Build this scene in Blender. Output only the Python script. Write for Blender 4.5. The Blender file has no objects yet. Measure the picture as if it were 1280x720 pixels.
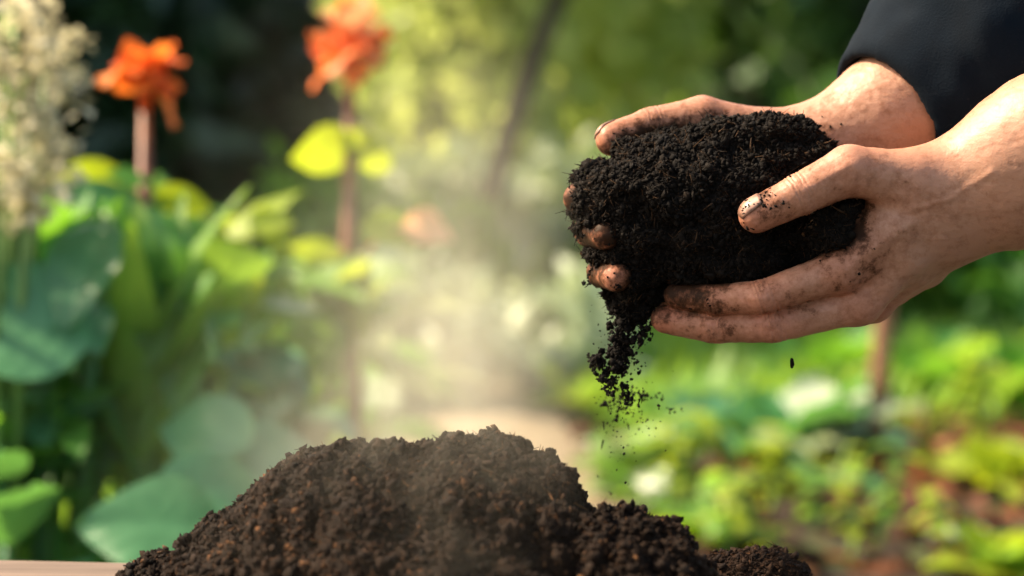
import bpy, math, random
import numpy as np
from mathutils import Vector, Matrix

random.seed(7)
RNG = np.random.default_rng(11)
SC = bpy.context.scene
COL = SC.collection

# ------------------------------------------------------------------ camera
F_MM, SENS, CAM_H = 85.0, 36.0, 0.75
K = SENS / F_MM / 1280.0                     # tangent per photo pixel
PITCH = math.atan((360 - 60) * K)
CP, SP = math.cos(PITCH), math.sin(PITCH)
CAM = np.array([0.0, 0.0, CAM_H])
RIGHT = np.array([1.0, 0, 0]); UP = np.array([0, SP, CP]); FWD = np.array([0, CP, -SP])
cam_data = bpy.data.cameras.new('camera')
cam = bpy.data.objects.new('camera', cam_data); COL.objects.link(cam)
cam.location = (0, 0, CAM_H); cam.rotation_euler = (math.pi / 2 - PITCH, 0, 0)
cam_data.lens = F_MM; cam_data.sensor_width = SENS
cam_data.clip_start = 0.05; cam_data.clip_end = 500
cam_data.dof.use_dof = True
cam_data.dof.focus_distance = 1.315
cam_data.dof.aperture_fstop = 4.8
cam_data.dof.aperture_blades = 0
SC.camera = cam

# ------------------------------------------------------------------ light
SUN_EL, SUN_AZ = math.radians(44), math.radians(-76)     # azimuth from +Y, negative = towards -X
w = bpy.data.worlds.new('World'); SC.world = w; w.use_nodes = True
nt = w.node_tree; bg = nt.nodes['Background']
sky = nt.nodes.new('ShaderNodeTexSky'); sky.sky_type = 'NISHITA'; sky.sun_disc = False
sky.sun_elevation = SUN_EL; sky.sun_rotation = SUN_AZ
sky.air_density = 1.0; sky.dust_density = 3.0; sky.ozone_density = 1.0
tint = nt.nodes.new('ShaderNodeMix'); tint.data_type = 'RGBA'; tint.blend_type = 'MULTIPLY'; tint.inputs[0].default_value = 1
tint.inputs[7].default_value = (1.0, .92, .76, 1)          # warm late-afternoon air
nt.links.new(sky.outputs[0], tint.inputs[6]); nt.links.new(tint.outputs[2], bg.inputs[0]); bg.inputs[1].default_value = 0.14
sd = bpy.data.lights.new('sun', 'SUN'); sd.energy = 4.1; sd.angle = math.radians(3.0)
sd.color = (1.0, 0.82, 0.58)
sun = bpy.data.objects.new('sun', sd); COL.objects.link(sun)
sdir = Vector((math.sin(SUN_AZ) * math.cos(SUN_EL), math.cos(SUN_AZ) * math.cos(SUN_EL), math.sin(SUN_EL)))
sun.rotation_euler = sdir.to_track_quat('Z', 'Y').to_euler()
SC.view_settings.view_transform = 'Standard'; SC.view_settings.look = 'None'
SC.view_settings.exposure = 1.55; SC.view_settings.gamma = 1.0
SC.cycles.volume_step_rate = 1.0
SC.cycles.volume_max_steps = 128
SC.cycles.max_bounces = 8
SC.cycles.volume_bounces = 1
SC.cycles.use_denoising = True

# ------------------------------------------------------------------ helpers
D0 = 1.32
def Pm(px, py, dz=0.0):
    """photo pixel + millimetres behind the focus plane -> world point"""
    d = D0 + dz / 1000.0
    return CAM + FWD * d + RIGHT * ((px - 640) * K * d) + UP * ((360 - py) * K * d)
def at(px, py, Y):
    r = FWD + RIGHT * ((px - 640) * K) + UP * ((360 - py) * K)
    return CAM + r * (Y / r[1])

def mesh_obj(name, V, F, mat=None, parent=None, smooth=True, attrs=None):
    me = bpy.data.meshes.new(name)
    V = np.asarray(V, dtype=np.float32)
    if isinstance(F, np.ndarray):
        n, k = F.shape
        me.vertices.add(len(V)); me.vertices.foreach_set('co', V.ravel())
        me.loops.add(n * k); me.loops.foreach_set('vertex_index', F.astype(np.int32).ravel())
        me.polygons.add(n)
        me.polygons.foreach_set('loop_start', np.arange(0, n * k, k, dtype=np.int32))
        me.polygons.foreach_set('loop_total', np.full(n, k, dtype=np.int32))
        me.update(calc_edges=True)
    else:
        me.from_pydata(V.tolist(), [], [list(map(int, f)) for f in F]); me.update()
    if smooth:
        me.polygons.foreach_set('use_smooth', np.ones(len(me.polygons), dtype=bool))
    for an, av in (attrs or {}).items():
        a = me.attributes.new(an, 'FLOAT', 'POINT'); a.data.foreach_set('value', np.asarray(av, dtype=np.float32))
    if mat: me.materials.append(mat)
    o = bpy.data.objects.new(name, me); COL.objects.link(o)
    if parent is not None:
        o.parent = parent
    return o
def empty(name, loc=(0, 0, 0), rz=0):
    o = bpy.data.objects.new(name, None); COL.objects.link(o)
    o.empty_display_size = 0.05
    o.location = tuple(map(float, loc)); o.rotation_euler = (0, 0, rz); return o
def tag(o, label=None, cat=None, group=None, kind=None):
    if label: o['label'] = label
    if cat: o['category'] = cat
    if group: o['group'] = group
    if kind: o['kind'] = kind
    return o

class MB:
    """collects vertices / quads (tris padded by fan) with an optional per-vertex value"""
    def __init__(s): s.V = []; s.F = []; s.A = []; s.n = 0
    def add(s, V, F, a=0.5):
        V = np.asarray(V, float); s.V.append(V)
        s.F.extend([tuple(int(i) + s.n for i in f) for f in F])
        s.A.append(np.full(len(V), a) if np.isscalar(a) else np.asarray(a)); s.n += len(V)
    def build(s, name, mat, parent=None, smooth=True):
        return mesh_obj(name, np.concatenate(s.V), s.F, mat, parent, smooth, {'tint': np.concatenate(s.A)})
    def box(s, c, size, rz=0, a=0.5, bevel=0.0):
        x, y, z = [q / 2 for q in size]; b = min(bevel, x * .4, y * .4, z * .4)
        if b <= 0:
            v = [(sx * x, sy * y, sz * z) for sz in (-1, 1) for sx, sy in ((-1, -1), (1, -1), (1, 1), (-1, 1))]
            f = [(0, 3, 2, 1), (4, 5, 6, 7), (0, 1, 5, 4), (1, 2, 6, 5), (2, 3, 7, 6), (3, 0, 4, 7)]
        else:
            v = []; f = []
            for zz, ins in ((-z, b), (-z + b, 0), (z - b, 0), (z, b)):
                X, Y = x - ins, y - ins
                v += [(-X + b, -Y, zz), (X - b, -Y, zz), (X, -Y + b, zz), (X, Y - b, zz), (X - b, Y, zz), (-X + b, Y, zz), (-X, Y - b, zz), (-X, -Y + b, zz)]
            for r in range(3):
                for k in range(8):
                    f.append((r * 8 + k, r * 8 + (k + 1) % 8, r * 8 + 8 + (k + 1) % 8, r * 8 + 8 + k))
            f.append(tuple(range(7, -1, -1))); f.append(tuple(range(24, 32)))
        v = np.array(v); cz, sz_ = math.cos(rz), math.sin(rz)
        v = np.stack([v[:, 0] * cz - v[:, 1] * sz_, v[:, 0] * sz_ + v[:, 1] * cz, v[:, 2]], 1) + np.array(c)
        s.add(v, f, a)
    def tube(s, pts, rad, n=8, a=0.5):
        pts = np.asarray(pts, float); m = len(pts)
        rad = np.full(m, rad) if np.isscalar(rad) else np.asarray(rad, float)
        T = np.gradient(pts, axis=0); T /= np.linalg.norm(T, axis=1, keepdims=True) + 1e-9
        ref = np.array([0.0, 0, 1]) if abs(T[0][2]) < .9 else np.array([1.0, 0, 0])
        V = []
        for i in range(m):
            u = np.cross(T[i], ref); u /= np.linalg.norm(u) + 1e-9; v = np.cross(T[i], u); ref = np.cross(u, T[i])
            for k in range(n):
                t = 2 * math.pi * k / n
                V.append(pts[i] + rad[i] * (math.cos(t) * u + math.sin(t) * v))
        F = [(i * n + k, i * n + (k + 1) % n, (i + 1) * n + (k + 1) % n, (i + 1) * n + k) for i in range(m - 1) for k in range(n)]
        F.append(tuple(range(n - 1, -1, -1))); F.append(tuple((m - 1) * n + k for k in range(n)))
        s.add(V, F, a)

# ---- vector noise
def _hash(ix, iy, iz, seed):
    h = (ix.astype(np.int64) * 374761393 + iy.astype(np.int64) * 668265263 + iz.astype(np.int64) * 2147483647 + seed * 1274126177) & 0xFFFFFFFF
    h = ((h ^ (h >> 13)) * 1274126177) & 0xFFFFFFFF
    h = h ^ (h >> 16)
    return (h & 0xFFFFFF) / float(0xFFFFFF)
def vnoise(P, seed=0):
    i = np.floor(P).astype(np.int64); f = P - i; f = f * f * (3 - 2 * f)
    r = 0
    for dx in (0, 1):
        for dy in (0, 1):
            for dz in (0, 1):
                wgt = (f[:, 0] if dx else 1 - f[:, 0]) * (f[:, 1] if dy else 1 - f[:, 1]) * (f[:, 2] if dz else 1 - f[:, 2])
                r = r + wgt * _hash(i[:, 0] + dx, i[:, 1] + dy, i[:, 2] + dz, seed)
    return r * 2 - 1
def fbm(P, freq, octs=4, seed=0, gain=0.5):
    a, s, r = 1.0, 0.0, 0.0
    for o in range(octs):
        r = r + a * vnoise(P * freq + 17.3 * o, seed + o); s += a; a *= gain; freq *= 2.07
    return r / s

# ---- signed distance primitives on point lists
def cone(P, a, b, ra, rb):
    a = np.asarray(a); b = np.asarray(b); ba = b - a
    t = np.clip(((P - a) @ ba) / (ba @ ba), 0, 1)
    q = P - a - t[:, None] * ba
    return np.sqrt((q * q).sum(1)) - (ra + (rb - ra) * t)
def ell(P, c, r, R=None):
    q = P - np.asarray(c)
    if R is not None: q = q @ R
    r = np.asarray(r); k0 = np.sqrt(((q / r) ** 2).sum(1)); k1 = np.sqrt(((q / (r * r)) ** 2).sum(1)) + 1e-9
    return k0 * (k0 - 1.0) / k1
def smax(a, b, k): return -smin(-a, -b, k)
def smin(a, b, k):
    h = np.clip(0.5 + 0.5 * (b - a) / k, 0, 1)
    return b * (1 - h) + a * h - k * h * (1 - h)

def nets(f, lo, hi, h, project=2):
    lo = np.asarray(lo, float); hi = np.asarray(hi, float)
    C = 4
    n = (np.ceil((hi - lo) / h / C).astype(int)) * C + 1
    nc = (n - 1) // C + 1
    ax = [lo[i] + np.arange(nc[i]) * h * C for i in range(3)]
    G = np.stack(np.meshgrid(*ax, indexing='ij'), -1).reshape(-1, 3)
    dc = f(G).reshape(nc)
    near = np.abs(dc) < h * C * 2.2
    val = np.repeat(np.repeat(np.repeat(dc, C, 0), C, 1), C, 2)
    nm = np.repeat(np.repeat(np.repeat(near, C, 0), C, 1), C, 2)
    sh = C // 2
    val = val[sh:sh + n[0], sh:sh + n[1], sh:sh + n[2]]; nm = nm[sh:sh + n[0], sh:sh + n[1], sh:sh + n[2]]
    pads = [(0, n[i] - val.shape[i]) for i in range(3)]
    val = np.pad(val, pads, mode='edge').copy(); nm = np.pad(nm, pads, mode='edge')
    idx = np.argwhere(nm)
    for s in range(0, len(idx), 400000):
        ii = idx[s:s + 400000]
        val[ii[:, 0], ii[:, 1], ii[:, 2]] = f(lo + ii * h)
    S = val < 0
    m = n - 1
    corners = [(i, j, k) for i in (0, 1) for j in (0, 1) for k in (0, 1)]
    cnt = sum(S[i:i + m[0], j:j + m[1], k:k + m[2]].astype(np.int8) for i, j, k in corners)
    act = (cnt > 0) & (cnt < 8)
    cells = np.argwhere(act)
    ids = np.full(tuple(m), -1, dtype=np.int64); ids[act] = np.arange(len(cells))
    acc = np.zeros((len(cells), 3)); num = np.zeros(len(cells))
    for a_ in range(8):
        for b_ in range(a_ + 1, 8):
            ca, cb = np.array(corners[a_]), np.array(corners[b_])
            if np.abs(ca - cb).sum() != 1: continue
            va = val[tuple((cells + ca).T)]; vb = val[tuple((cells + cb).T)]
            x = (va < 0) != (vb < 0)
            t = np.where(x, va / np.where(x, va - vb, 1), 0)
            acc += np.where(x[:, None], ca + t[:, None] * (cb - ca), 0); num += x
    V = lo + (cells + acc / num[:, None]) * h
    F = []
    for axis in range(3):
        u, v = (axis + 1) % 3, (axis + 2) % 3
        sl0 = [slice(None)] * 3; sl1 = [slice(None)] * 3
        sl0[axis] = slice(0, n[axis] - 1); sl1[axis] = slice(1, n[axis])
        s0 = S[tuple(sl0)]; s1 = S[tuple(sl1)]
        e = np.argwhere(s0 != s1)
        e = e[(e[:, u] > 0) & (e[:, v] > 0) & (e[:, u] < n[u] - 1) & (e[:, v] < n[v] - 1)]
        flip = s0[tuple(e.T)]
        du = np.zeros(3, int); du[u] = 1; dv = np.zeros(3, int); dv[v] = 1
        q = np.stack([ids[tuple((e - du - dv).T)], ids[tuple((e - dv).T)], ids[tuple(e.T)], ids[tuple((e - du).T)]], 1)
        q[~flip] = q[~flip][:, ::-1]
        F.append(q)
    F = np.concatenate(F); F = F[(F >= 0).all(1)]
    for _ in range(project):
        d0 = f(V); g = np.stack([f(V + np.eye(3)[i] * h * .3) - d0 for i in range(3)], 1) / (h * .3)
        g /= (np.linalg.norm(g, axis=1, keepdims=True) + 1e-6)
        V = V - np.clip(d0, -h * .6, h * .6)[:, None] * g * 0.8
    return V, F

def vnormals(V, F):
    n = np.cross(V[F[:, 2]] - V[F[:, 0]], V[F[:, 3]] - V[F[:, 1]]); N = np.zeros_like(V)
    for k in range(4):
        for c in range(3): N[:, c] += np.bincount(F[:, k], n[:, c], len(V))
    return N / (np.linalg.norm(N, axis=1, keepdims=True) + 1e-12)
def relax(V, F, n):
    cnt = np.zeros(len(V))
    for k in range(4): cnt += np.bincount(F[:, k], minlength=len(V)) * 2
    for _ in range(n):
        A = np.zeros_like(V)
        for k in range(4):
            for q in (1, 3):
                for c in range(3): A[:, c] += np.bincount(F[:, k], V[F[:, (k + q) % 4], c], len(V))
        V = V * .4 + A / cnt[:, None] * .6
    return V
def subdivide(V, F, f=None):
    n = len(V); E = np.concatenate([F[:, [k, (k + 1) % 4]] for k in range(4)]); E.sort(1)
    key, inv = np.unique(E[:, 0].astype(np.int64) * n + E[:, 1], return_inverse=True); inv = inv.ravel()
    mid = (V[key // n] + V[key % n]) / 2; cen = V[F].mean(1); m = len(F)
    e = [n + inv[k * m:(k + 1) * m] for k in range(4)]; c = n + len(key) + np.arange(m)
    V2 = np.concatenate([V, mid, cen])
    F2 = np.concatenate([np.stack([F[:, k], e[k], c, e[k - 1]], 1) for k in range(4)])
    N = vnormals(V2, F2)
    if f is not None: V2 = V2 - N * np.clip(f(V2), -.001, .001)[:, None]
    return V2, F2, vnormals(V2, F2)

# ------------------------------------------------------------------ materials
def new_mat(name):
    m = bpy.data.materials.new(name); m.use_nodes = True
    return m, m.node_tree, m.node_tree.nodes['Principled BSDF']
def ramp(nt, fac, stops):
    r = nt.nodes.new('ShaderNodeValToRGB'); e = r.color_ramp.elements
    while len(e) < len(stops): e.new(0.5)
    for el, (p, c) in zip(e, stops): el.position = p; el.color = (*c, 1)
    nt.links.new(fac, r.inputs[0]); return r.outputs[0]
def noise_node(nt, scale, detail=4, rough=.55, coord=None):
    n = nt.nodes.new('ShaderNodeTexNoise'); n.inputs['Scale'].default_value = scale
    n.inputs['Detail'].default_value = detail; n.inputs['Roughness'].default_value = rough
    if coord is not None: nt.links.new(coord, n.inputs['Vector'])
    return n
def attr(nt, name):
    a = nt.nodes.new('ShaderNodeAttribute'); a.attribute_name = name; return a.outputs['Fac']
def mathn(nt, op, a, b=None, clamp=False):
    n = nt.nodes.new('ShaderNodeMath'); n.operation = op; n.use_clamp = clamp
    for i, q in enumerate((a, b)):
        if q is None: continue
        if isinstance(q, (int, float)): n.inputs[i].default_value = q
        else: nt.links.new(q, n.inputs[i])
    return n.outputs[0]
def mixc(nt, fac, a, b):
    n = nt.nodes.new('ShaderNodeMix'); n.data_type = 'RGBA'
    if isinstance(fac, (int, float)): n.inputs[0].default_value = fac
    else: nt.links.new(fac, n.inputs[0])
    for i, q in ((6, a), (7, b)):
        if isinstance(q, tuple): n.inputs[i].default_value = (*q, 1)
        else: nt.links.new(q, n.inputs[i])
    return n.outputs[2]
def bump(nt, bsdf, h, strength, dist):
    b = nt.nodes.new('ShaderNodeBump'); b.inputs['Strength'].default_value = strength; b.inputs['Distance'].default_value = dist
    nt.links.new(h, b.inputs['Height']); nt.links.new(b.outputs[0], bsdf.inputs['Normal']); return b
def gcoord(nt):
    g = nt.nodes.new('ShaderNodeNewGeometry'); return g.outputs['Position']

def leaf_mat(name, c0, c1, transl=0.4, tcol=None, rough=0.45, scale=14, spec=0.5):
    m, nt, b = new_mat(name)
    co = gcoord(nt); n = noise_node(nt, scale, 3, .5, co)
    v = mathn(nt, 'ADD', mathn(nt, 'MULTIPLY', n.outputs[0], .5), mathn(nt, 'MULTIPLY', attr(nt, 'tint'), .5))
    col = ramp(nt, v, [(.28, c0), (.72, c1)])
    nt.links.new(col, b.inputs['Base Color']); b.inputs['Roughness'].default_value = rough
    b.inputs['Specular IOR Level'].default_value = spec
    bump(nt, b, noise_node(nt, scale * 8, 3, .6, co).outputs[0], .35, .004)
    t = nt.nodes.new('ShaderNodeBsdfTranslucent')
    if tcol is None: tcol = tuple(min(1, q * s) for q, s in zip(c1, (2.4, 1.9, .7)))
    tc = mixc(nt, n.outputs[0], tuple(q * .6 for q in tcol), tcol); nt.links.new(tc, t.inputs[0])
    mx = nt.nodes.new('ShaderNodeMixShader'); mx.inputs[0].default_value = transl
    nt.links.new(b.outputs[0], mx.inputs[1]); nt.links.new(t.outputs[0], mx.inputs[2])
    nt.links.new(mx.outputs[0], nt.nodes['Material Output'].inputs[0])
    return m

def soil_mat(name, c0, c1, c2, wet=0.25):
    m, nt, b = new_mat(name); co = gcoord(nt)
    n = noise_node(nt, 90, 5, .65, co); n2 = noise_node(nt, 700, 4, .7, co)
    v = mathn(nt, 'ADD', mathn(nt, 'MULTIPLY', n.outputs[0], .45), mathn(nt, 'MULTIPLY', attr(nt, 'tint'), .55))
    col = ramp(nt, v, [(.2, c0), (.6, c1), (.95, c2)])
    nt.links.new(col, b.inputs['Base Color'])
    rr = mathn(nt, 'MULTIPLY_ADD', n2.outputs[0], -wet); nt.nodes[-1].inputs[2].default_value = .95
    nt.links.new(rr, b.inputs['Roughness']); b.inputs['Specular IOR Level'].default_value = .14
    bump(nt, b, n2.outputs[0], .8, .0012)
    return m

def simple(name, c0, c1, scale=40, rough=.6, bs=.3, bd=.002, stretch=None, metal=0):
    m, nt, b = new_mat(name); co = gcoord(nt)
    if stretch:
        mp = nt.nodes.new('ShaderNodeMapping'); mp.inputs['Scale'].default_value = stretch
        nt.links.new(co, mp.inputs[0]); co = mp.outputs[0]
    n = noise_node(nt, scale, 6, .6, co)
    nt.links.new(ramp(nt, n.outputs[0], [(.3, c0), (.7, c1)]), b.inputs['Base Color'])
    b.inputs['Roughness'].default_value = rough; b.inputs['Metallic'].default_value = metal
    bump(nt, b, n.outputs[0], bs, bd); return m

M = {}
M['soil_dark'] = soil_mat('moist_black_soil', (.0025, .0017, .0013), (.009, .0055, .0036), (.11, .055, .025))
M['soil_pile'] = soil_mat('brown_compost', (.004, .0020, .0012), (.017, .0078, .0034), (.22, .10, .042))
M['soil_red'] = soil_mat('reddish_soil', (.012, .006, .0035), (.035, .017, .009), (.18, .08, .035))

def ground_material():
    m, nt, b = new_mat('garden_soil'); co = gcoord(nt)
    n = noise_node(nt, 3.2, 5, .6, co); n2 = noise_node(nt, 26, 6, .7, co)
    c1 = ramp(nt, n2.outputs[0], [(.3, (.02, .012, .008)), (.55, (.065, .037, .022)), (.8, (.18, .085, .045))])
    c2 = ramp(nt, n2.outputs[0], [(.3, (.035, .06, .015)), (.7, (.12, .2, .04))])
    f = ramp(nt, n.outputs[0], [(.5, (0, 0, 0)), (.62, (1, 1, 1))])
    nt.links.new(mixc(nt, f, c1, c2), b.inputs['Base Color']); b.inputs['Roughness'].default_value = .95
    bump(nt, b, n2.outputs[0], 1.0, .05); return m
M['ground'] = ground_material()
M['path'] = simple('straw_path', (.13, .10, .06), (.29, .22, .135), 18, .9, .8, .02)
M['wood'] = simple('weathered_wood', (.10, .065, .045), (.24, .165, .12), 9, .75, .5, .002, (.6, 9, 9))
M['stake'] = simple('stake_wood', (.20, .085, .05), (.36, .17, .10), 12, .8, .5, .003, (8, 8, .8))
M['bark'] = simple('bark', (.012, .010, .007), (.04, .03, .02), 22, .9, 1, .02, (1, 1, .3))
M['canna_stem'] = simple('red_stem', (.13, .030, .012), (.27, .085, .035), 30, .5)
M['green_stem'] = simple('green_stem', (.08, .16, .03), (.16, .28, .06), 30, .5)
M['petal'] = leaf_mat('orange_petal', (.88, .10, .02), (.95, .27, .04), .45, (1.0, .27, .04), .5, 18)
M['petal_pale'] = leaf_mat('peach_petal', (.9, .38, .16), (.95, .62, .36), .45, (1.0, .5, .22), .5, 18)
M['cream'] = leaf_mat('cream_floret', (.62, .56, .38), (.85, .80, .62), .4, (.85, .78, .5), .6, 12)
M['blue_leaf'] = leaf_mat('blue_green_leaf', (.045, .16, .065), (.115, .31, .14), .28, (.22, .54, .09), .34, 9)
M['mid_leaf'] = leaf_mat('mid_green_leaf', (.035, .14, .025), (.10, .28, .05), .42, (.28, .62, .04), .42, 9)
M['lime_leaf'] = leaf_mat('lime_leaf', (.22, .32, .02), (.42, .54, .05), .55, (.44, .54, .02), .45, 9)
M['grass_leaf'] = leaf_mat('fresh_green_leaf', (.08, .20, .03), (.20, .38, .06), .5, (.42, .68, .06), .45, 9)
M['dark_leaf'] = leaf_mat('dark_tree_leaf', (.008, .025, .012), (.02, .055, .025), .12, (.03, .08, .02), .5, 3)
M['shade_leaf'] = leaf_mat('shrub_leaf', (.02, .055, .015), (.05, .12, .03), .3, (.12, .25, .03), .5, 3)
M['willow_leaf'] = leaf_mat('yellow_green_tree_leaf', (.28, .36, .09), (.50, .57, .19), .5, (.85, .95, .26), .5, 2)
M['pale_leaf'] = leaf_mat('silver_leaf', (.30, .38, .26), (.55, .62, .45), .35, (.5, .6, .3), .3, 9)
M['dry_leaf'] = leaf_mat('dry_leaf', (.12, .035, .015), (.34, .12, .05), .3, (.4, .13, .04), .7, 12)

def skin_material():
    m, nt, b = new_mat('skin'); co = gcoord(nt)
    n = noise_node(nt, 55, 4, .6, co); n2 = noise_node(nt, 380, 3, .6, co)
    base = ramp(nt, n.outputs[0], [(.2, (.365, .178, .110)), (.8, (.415, .214, .138))])
    c = mixc(nt, mathn(nt, 'MULTIPLY', attr(nt, 'red'), .75), base, (.52, .15, .09))
    # dirt ground into the skin where it has touched the soil
    dn = noise_node(nt, 170, 6, .75, co); dn2 = noise_node(nt, 45, 4, .6, co)
    s = mathn(nt, 'ADD', mathn(nt, 'MULTIPLY', dn.outputs[0], .6), mathn(nt, 'MULTIPLY', dn2.outputs[0], .4))
    dv = mathn(nt, 'ADD', s, mathn(nt, 'MULTIPLY', attr(nt, 'dirt'), .42))
    spots = ramp(nt, dv, [(.645, (0, 0, 0)), (.70, (.45, .45, .45)), (.80, (1, 1, 1))])
    smear = ramp(nt, dv, [(.50, (0, 0, 0)), (.74, (.85, .85, .85))])
    c = mixc(nt, smear, c, (.17, .060, .028)); c = mixc(nt, spots, c, (.030, .014, .008))
    nt.links.new(c, b.inputs['Base Color'])
    b.inputs['Roughness'].default_value = .5
    nt.links.new(mathn(nt, 'MULTIPLY_ADD', smear, -.42), b.inputs['Specular IOR Level']); nt.nodes[-1].inputs[2].default_value = .42
    b.inputs['Subsurface Weight'].default_value = .15
    b.inputs['Subsurface Radius'].default_value = (1.0, .35, .18); b.inputs['Subsurface Scale'].default_value = .006
    vo = nt.nodes.new('ShaderNodeTexVoronoi'); vo.feature = 'DISTANCE_TO_EDGE'; vo.inputs['Scale'].default_value = 620
    nt.links.new(co, vo.inputs['Vector'])
    h = mathn(nt, 'ADD', mathn(nt, 'MULTIPLY', vo.outputs['Distance'], .8), mathn(nt, 'ADD', n2.outputs[0], mathn(nt, 'MULTIPLY', spots, 1.4)))
    bump(nt, b, h, .22, .0007)
    return m
M['skin'] = skin_material()
M['nail'] = simple('nail', (.08, .04, .025), (.40, .21, .15), 150, .35, .3, .0005)
def cloth_material(name, c0, c1):
    m, nt, b = new_mat(name); co = gcoord(nt)
    n = noise_node(nt, 25, 5, .6, co); n2 = noise_node(nt, 900, 2, .5, co)
    nt.links.new(ramp(nt, n.outputs[0], [(.3, c0), (.7, c1)]), b.inputs['Base Color'])
    b.inputs['Roughness'].default_value = .9; b.inputs['Specular IOR Level'].default_value = .12
    bump(nt, b, n2.outputs[0], .5, .0006); return m
M['navy'] = cloth_material('navy_knit', (.0010, .0034, .0075), (.0020, .0064, .0130))
M['denim'] = cloth_material('denim', (.03, .04, .07), (.05, .07, .11))
M['hair'] = simple('hair', (.03, .018, .01), (.07, .045, .025), 60, .5, .8, .004, (1, 1, 6))
M['boot'] = simple('boot_rubber', (.02, .025, .015), (.04, .05, .03), 30, .5)
M['eye'] = simple('eye_white', (.7, .68, .65), (.8, .78, .75), 10, .2)
M['iris'] = simple('iris', (.03, .015, .008), (.06, .03, .015), 100, .2)

# ------------------------------------------------------------------ ground, path
def ground_h(x, y):
    P = np.stack([x, y, np.zeros_like(x)], -1).reshape(-1, 3)
    return (fbm(P, .8, 3, 5) * .035 + fbm(P, 9, 3, 9) * .014).reshape(x.shape)
def make_ground():
    xs = np.concatenate([[-120, -60, -30, -15, -8], np.linspace(-5, 5, 170), [8, 15, 30, 60, 120]])
    ys = np.concatenate([[-60, -30, -10, -4], np.linspace(-1, 11, 200), [15, 25, 50, 100, 200]])
    X, Y = np.meshgrid(xs, ys, indexing='ij'); Z = ground_h(X, Y)
    nx, ny = X.shape
    V = np.stack([X, Y, Z], -1).reshape(-1, 3)
    i, j = np.meshgrid(np.arange(nx - 1), np.arange(ny - 1), indexing='ij'); a = (i * ny + j).ravel()
    F = np.stack([a, a + ny, a + ny + 1, a + 1], 1)
    tag(mesh_obj('ground', V, F, M['ground']), kind='structure')
    # a pale straw-covered path winding away in the middle
    t = np.linspace(2.0, 9.0, 60); cx = -.10 + .10 * np.sin(t * .9) + .03 * t; hw = .19
    s = np.linspace(-1, 1, 9)
    X = cx[:, None] + s[None] * (hw + .04 * np.sin(t * 5)[:, None]); Y = np.repeat(t[:, None], 9, 1)
    Z = ground_h(X, Y) + .012 + .012 * (1 - s[None] ** 2)
    V = np.stack([X, Y, Z], -1).reshape(-1, 3)
    i, j = np.meshgrid(np.arange(59), np.arange(8), indexing='ij'); a = (i * 9 + j).ravel()
    F = np.stack([a, a + 1, a + 10, a + 9], 1)
    tag(mesh_obj('path', V, F, M['path']), kind='structure')
make_ground()
def gz(x, y): return float(ground_h(np.array([float(x)]), np.array([float(y)]))[0])

# ------------------------------------------------------------------ leaves and plants
def leaf_geo(L, W, bend=0.6, fold=0.25, nx=7, ny=4, wave=0.0, tip=1.0, base=0.25, seed=0):
    """leaf along +X, normal +Z, base at origin; bend = total droop angle"""
    V = []; r = random.Random(seed); ph = r.random() * 6
    for i in range(nx + 1):
        t = i / nx; wd = W * .5 * (math.sin(math.pi * min(1, (t ** .75) * 1.0)) ** .8) * 1.0
        if t < .02: wd = W * .02
        wd *= (1 if t < .6 else 1 - (t - .6) * .35 * tip)
        ang = bend * t; 
        x = L * (math.sin(ang) / bend if abs(bend) > 1e-3 else t); z = -L * ((1 - math.cos(ang)) / bend if abs(bend) > 1e-3 else 0)
        nxn, nzn = math.sin(ang), math.cos(ang)
        for j in range(ny + 1):
            s = j / ny * 2 - 1
            lift = abs(s) * wd * fold + wave * W * math.sin(t * 9 + ph + s * 2) * abs(s)
            V.append((x + nxn * lift, s * wd, z + nzn * lift))
    F = [(i * (ny + 1) + j, (i + 1) * (ny + 1) + j, (i + 1) * (ny + 1) + j + 1, i * (ny + 1) + j + 1) for i in range(nx) for j in range(ny)]
    return np.array(V), F
def orient(V, az, pitch, roll=0.0, loc=(0, 0, 0)):
    R = Matrix.Rotation(az, 3, 'Z') @ Matrix.Rotation(-pitch, 3, 'Y') @ Matrix.Rotation(roll, 3, 'X')
    return V @ np.array(R).T + np.asarray(loc)

def crown(name, parent, mat, c, r, n, size, drop=0.0, seed=1, clumps=26):
    """a crown of many leaf faces gathered in clumps"""
    g = np.random.default_rng(seed)
    cc = g.normal(size=(clumps, 3)); cc /= np.linalg.norm(cc, axis=1, keepdims=True)
    cc *= (g.random((clumps, 1)) ** .4) * .85
    cr = g.uniform(.22, .42, clumps)
    k = g.integers(0, clumps, n)
    d = g.normal(size=(n, 3)); d /= np.linalg.norm(d, axis=1, keepdims=True)
    P = (cc[k] + d * (cr[k] * g.random(n) ** .4)[:, None]) * np.asarray(r) + np.asarray(c)
    if drop: P[:, 2] -= drop * g.random(n) ** 2
    P[:, 2] = np.maximum(P[:, 2], .03)
    L = size * g.uniform(.6, 1.4, n); W = L * g.uniform(.35, .6, n)
    ax = g.normal(size=(n, 3)); ax[:, 2] -= .5 + drop; ax /= np.linalg.norm(ax, axis=1, keepdims=True)
    sd_ = np.cross(ax, g.normal(size=(n, 3))); sd_ /= np.linalg.norm(sd_, axis=1, keepdims=True); nn = np.cross(ax, sd_)
    V = np.stack([P, P + ax * (L * .5)[:, None] + sd_ * (W * .5)[:, None] + nn * (L * .06)[:, None], P + ax * L[:, None],
                  P + ax * (L * .5)[:, None] - sd_ * (W * .5)[:, None] + nn * (L * .06)[:, None]], 1).reshape(-1, 3)
    F = np.arange(n * 4).reshape(n, 4)
    tint = np.repeat(np.clip(g.normal(.5, .2, clumps)[k] + g.normal(0, .12, n), 0, 1), 4)
    return mesh_obj(name, V, F, mat, parent, False, {'tint': tint})

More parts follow.
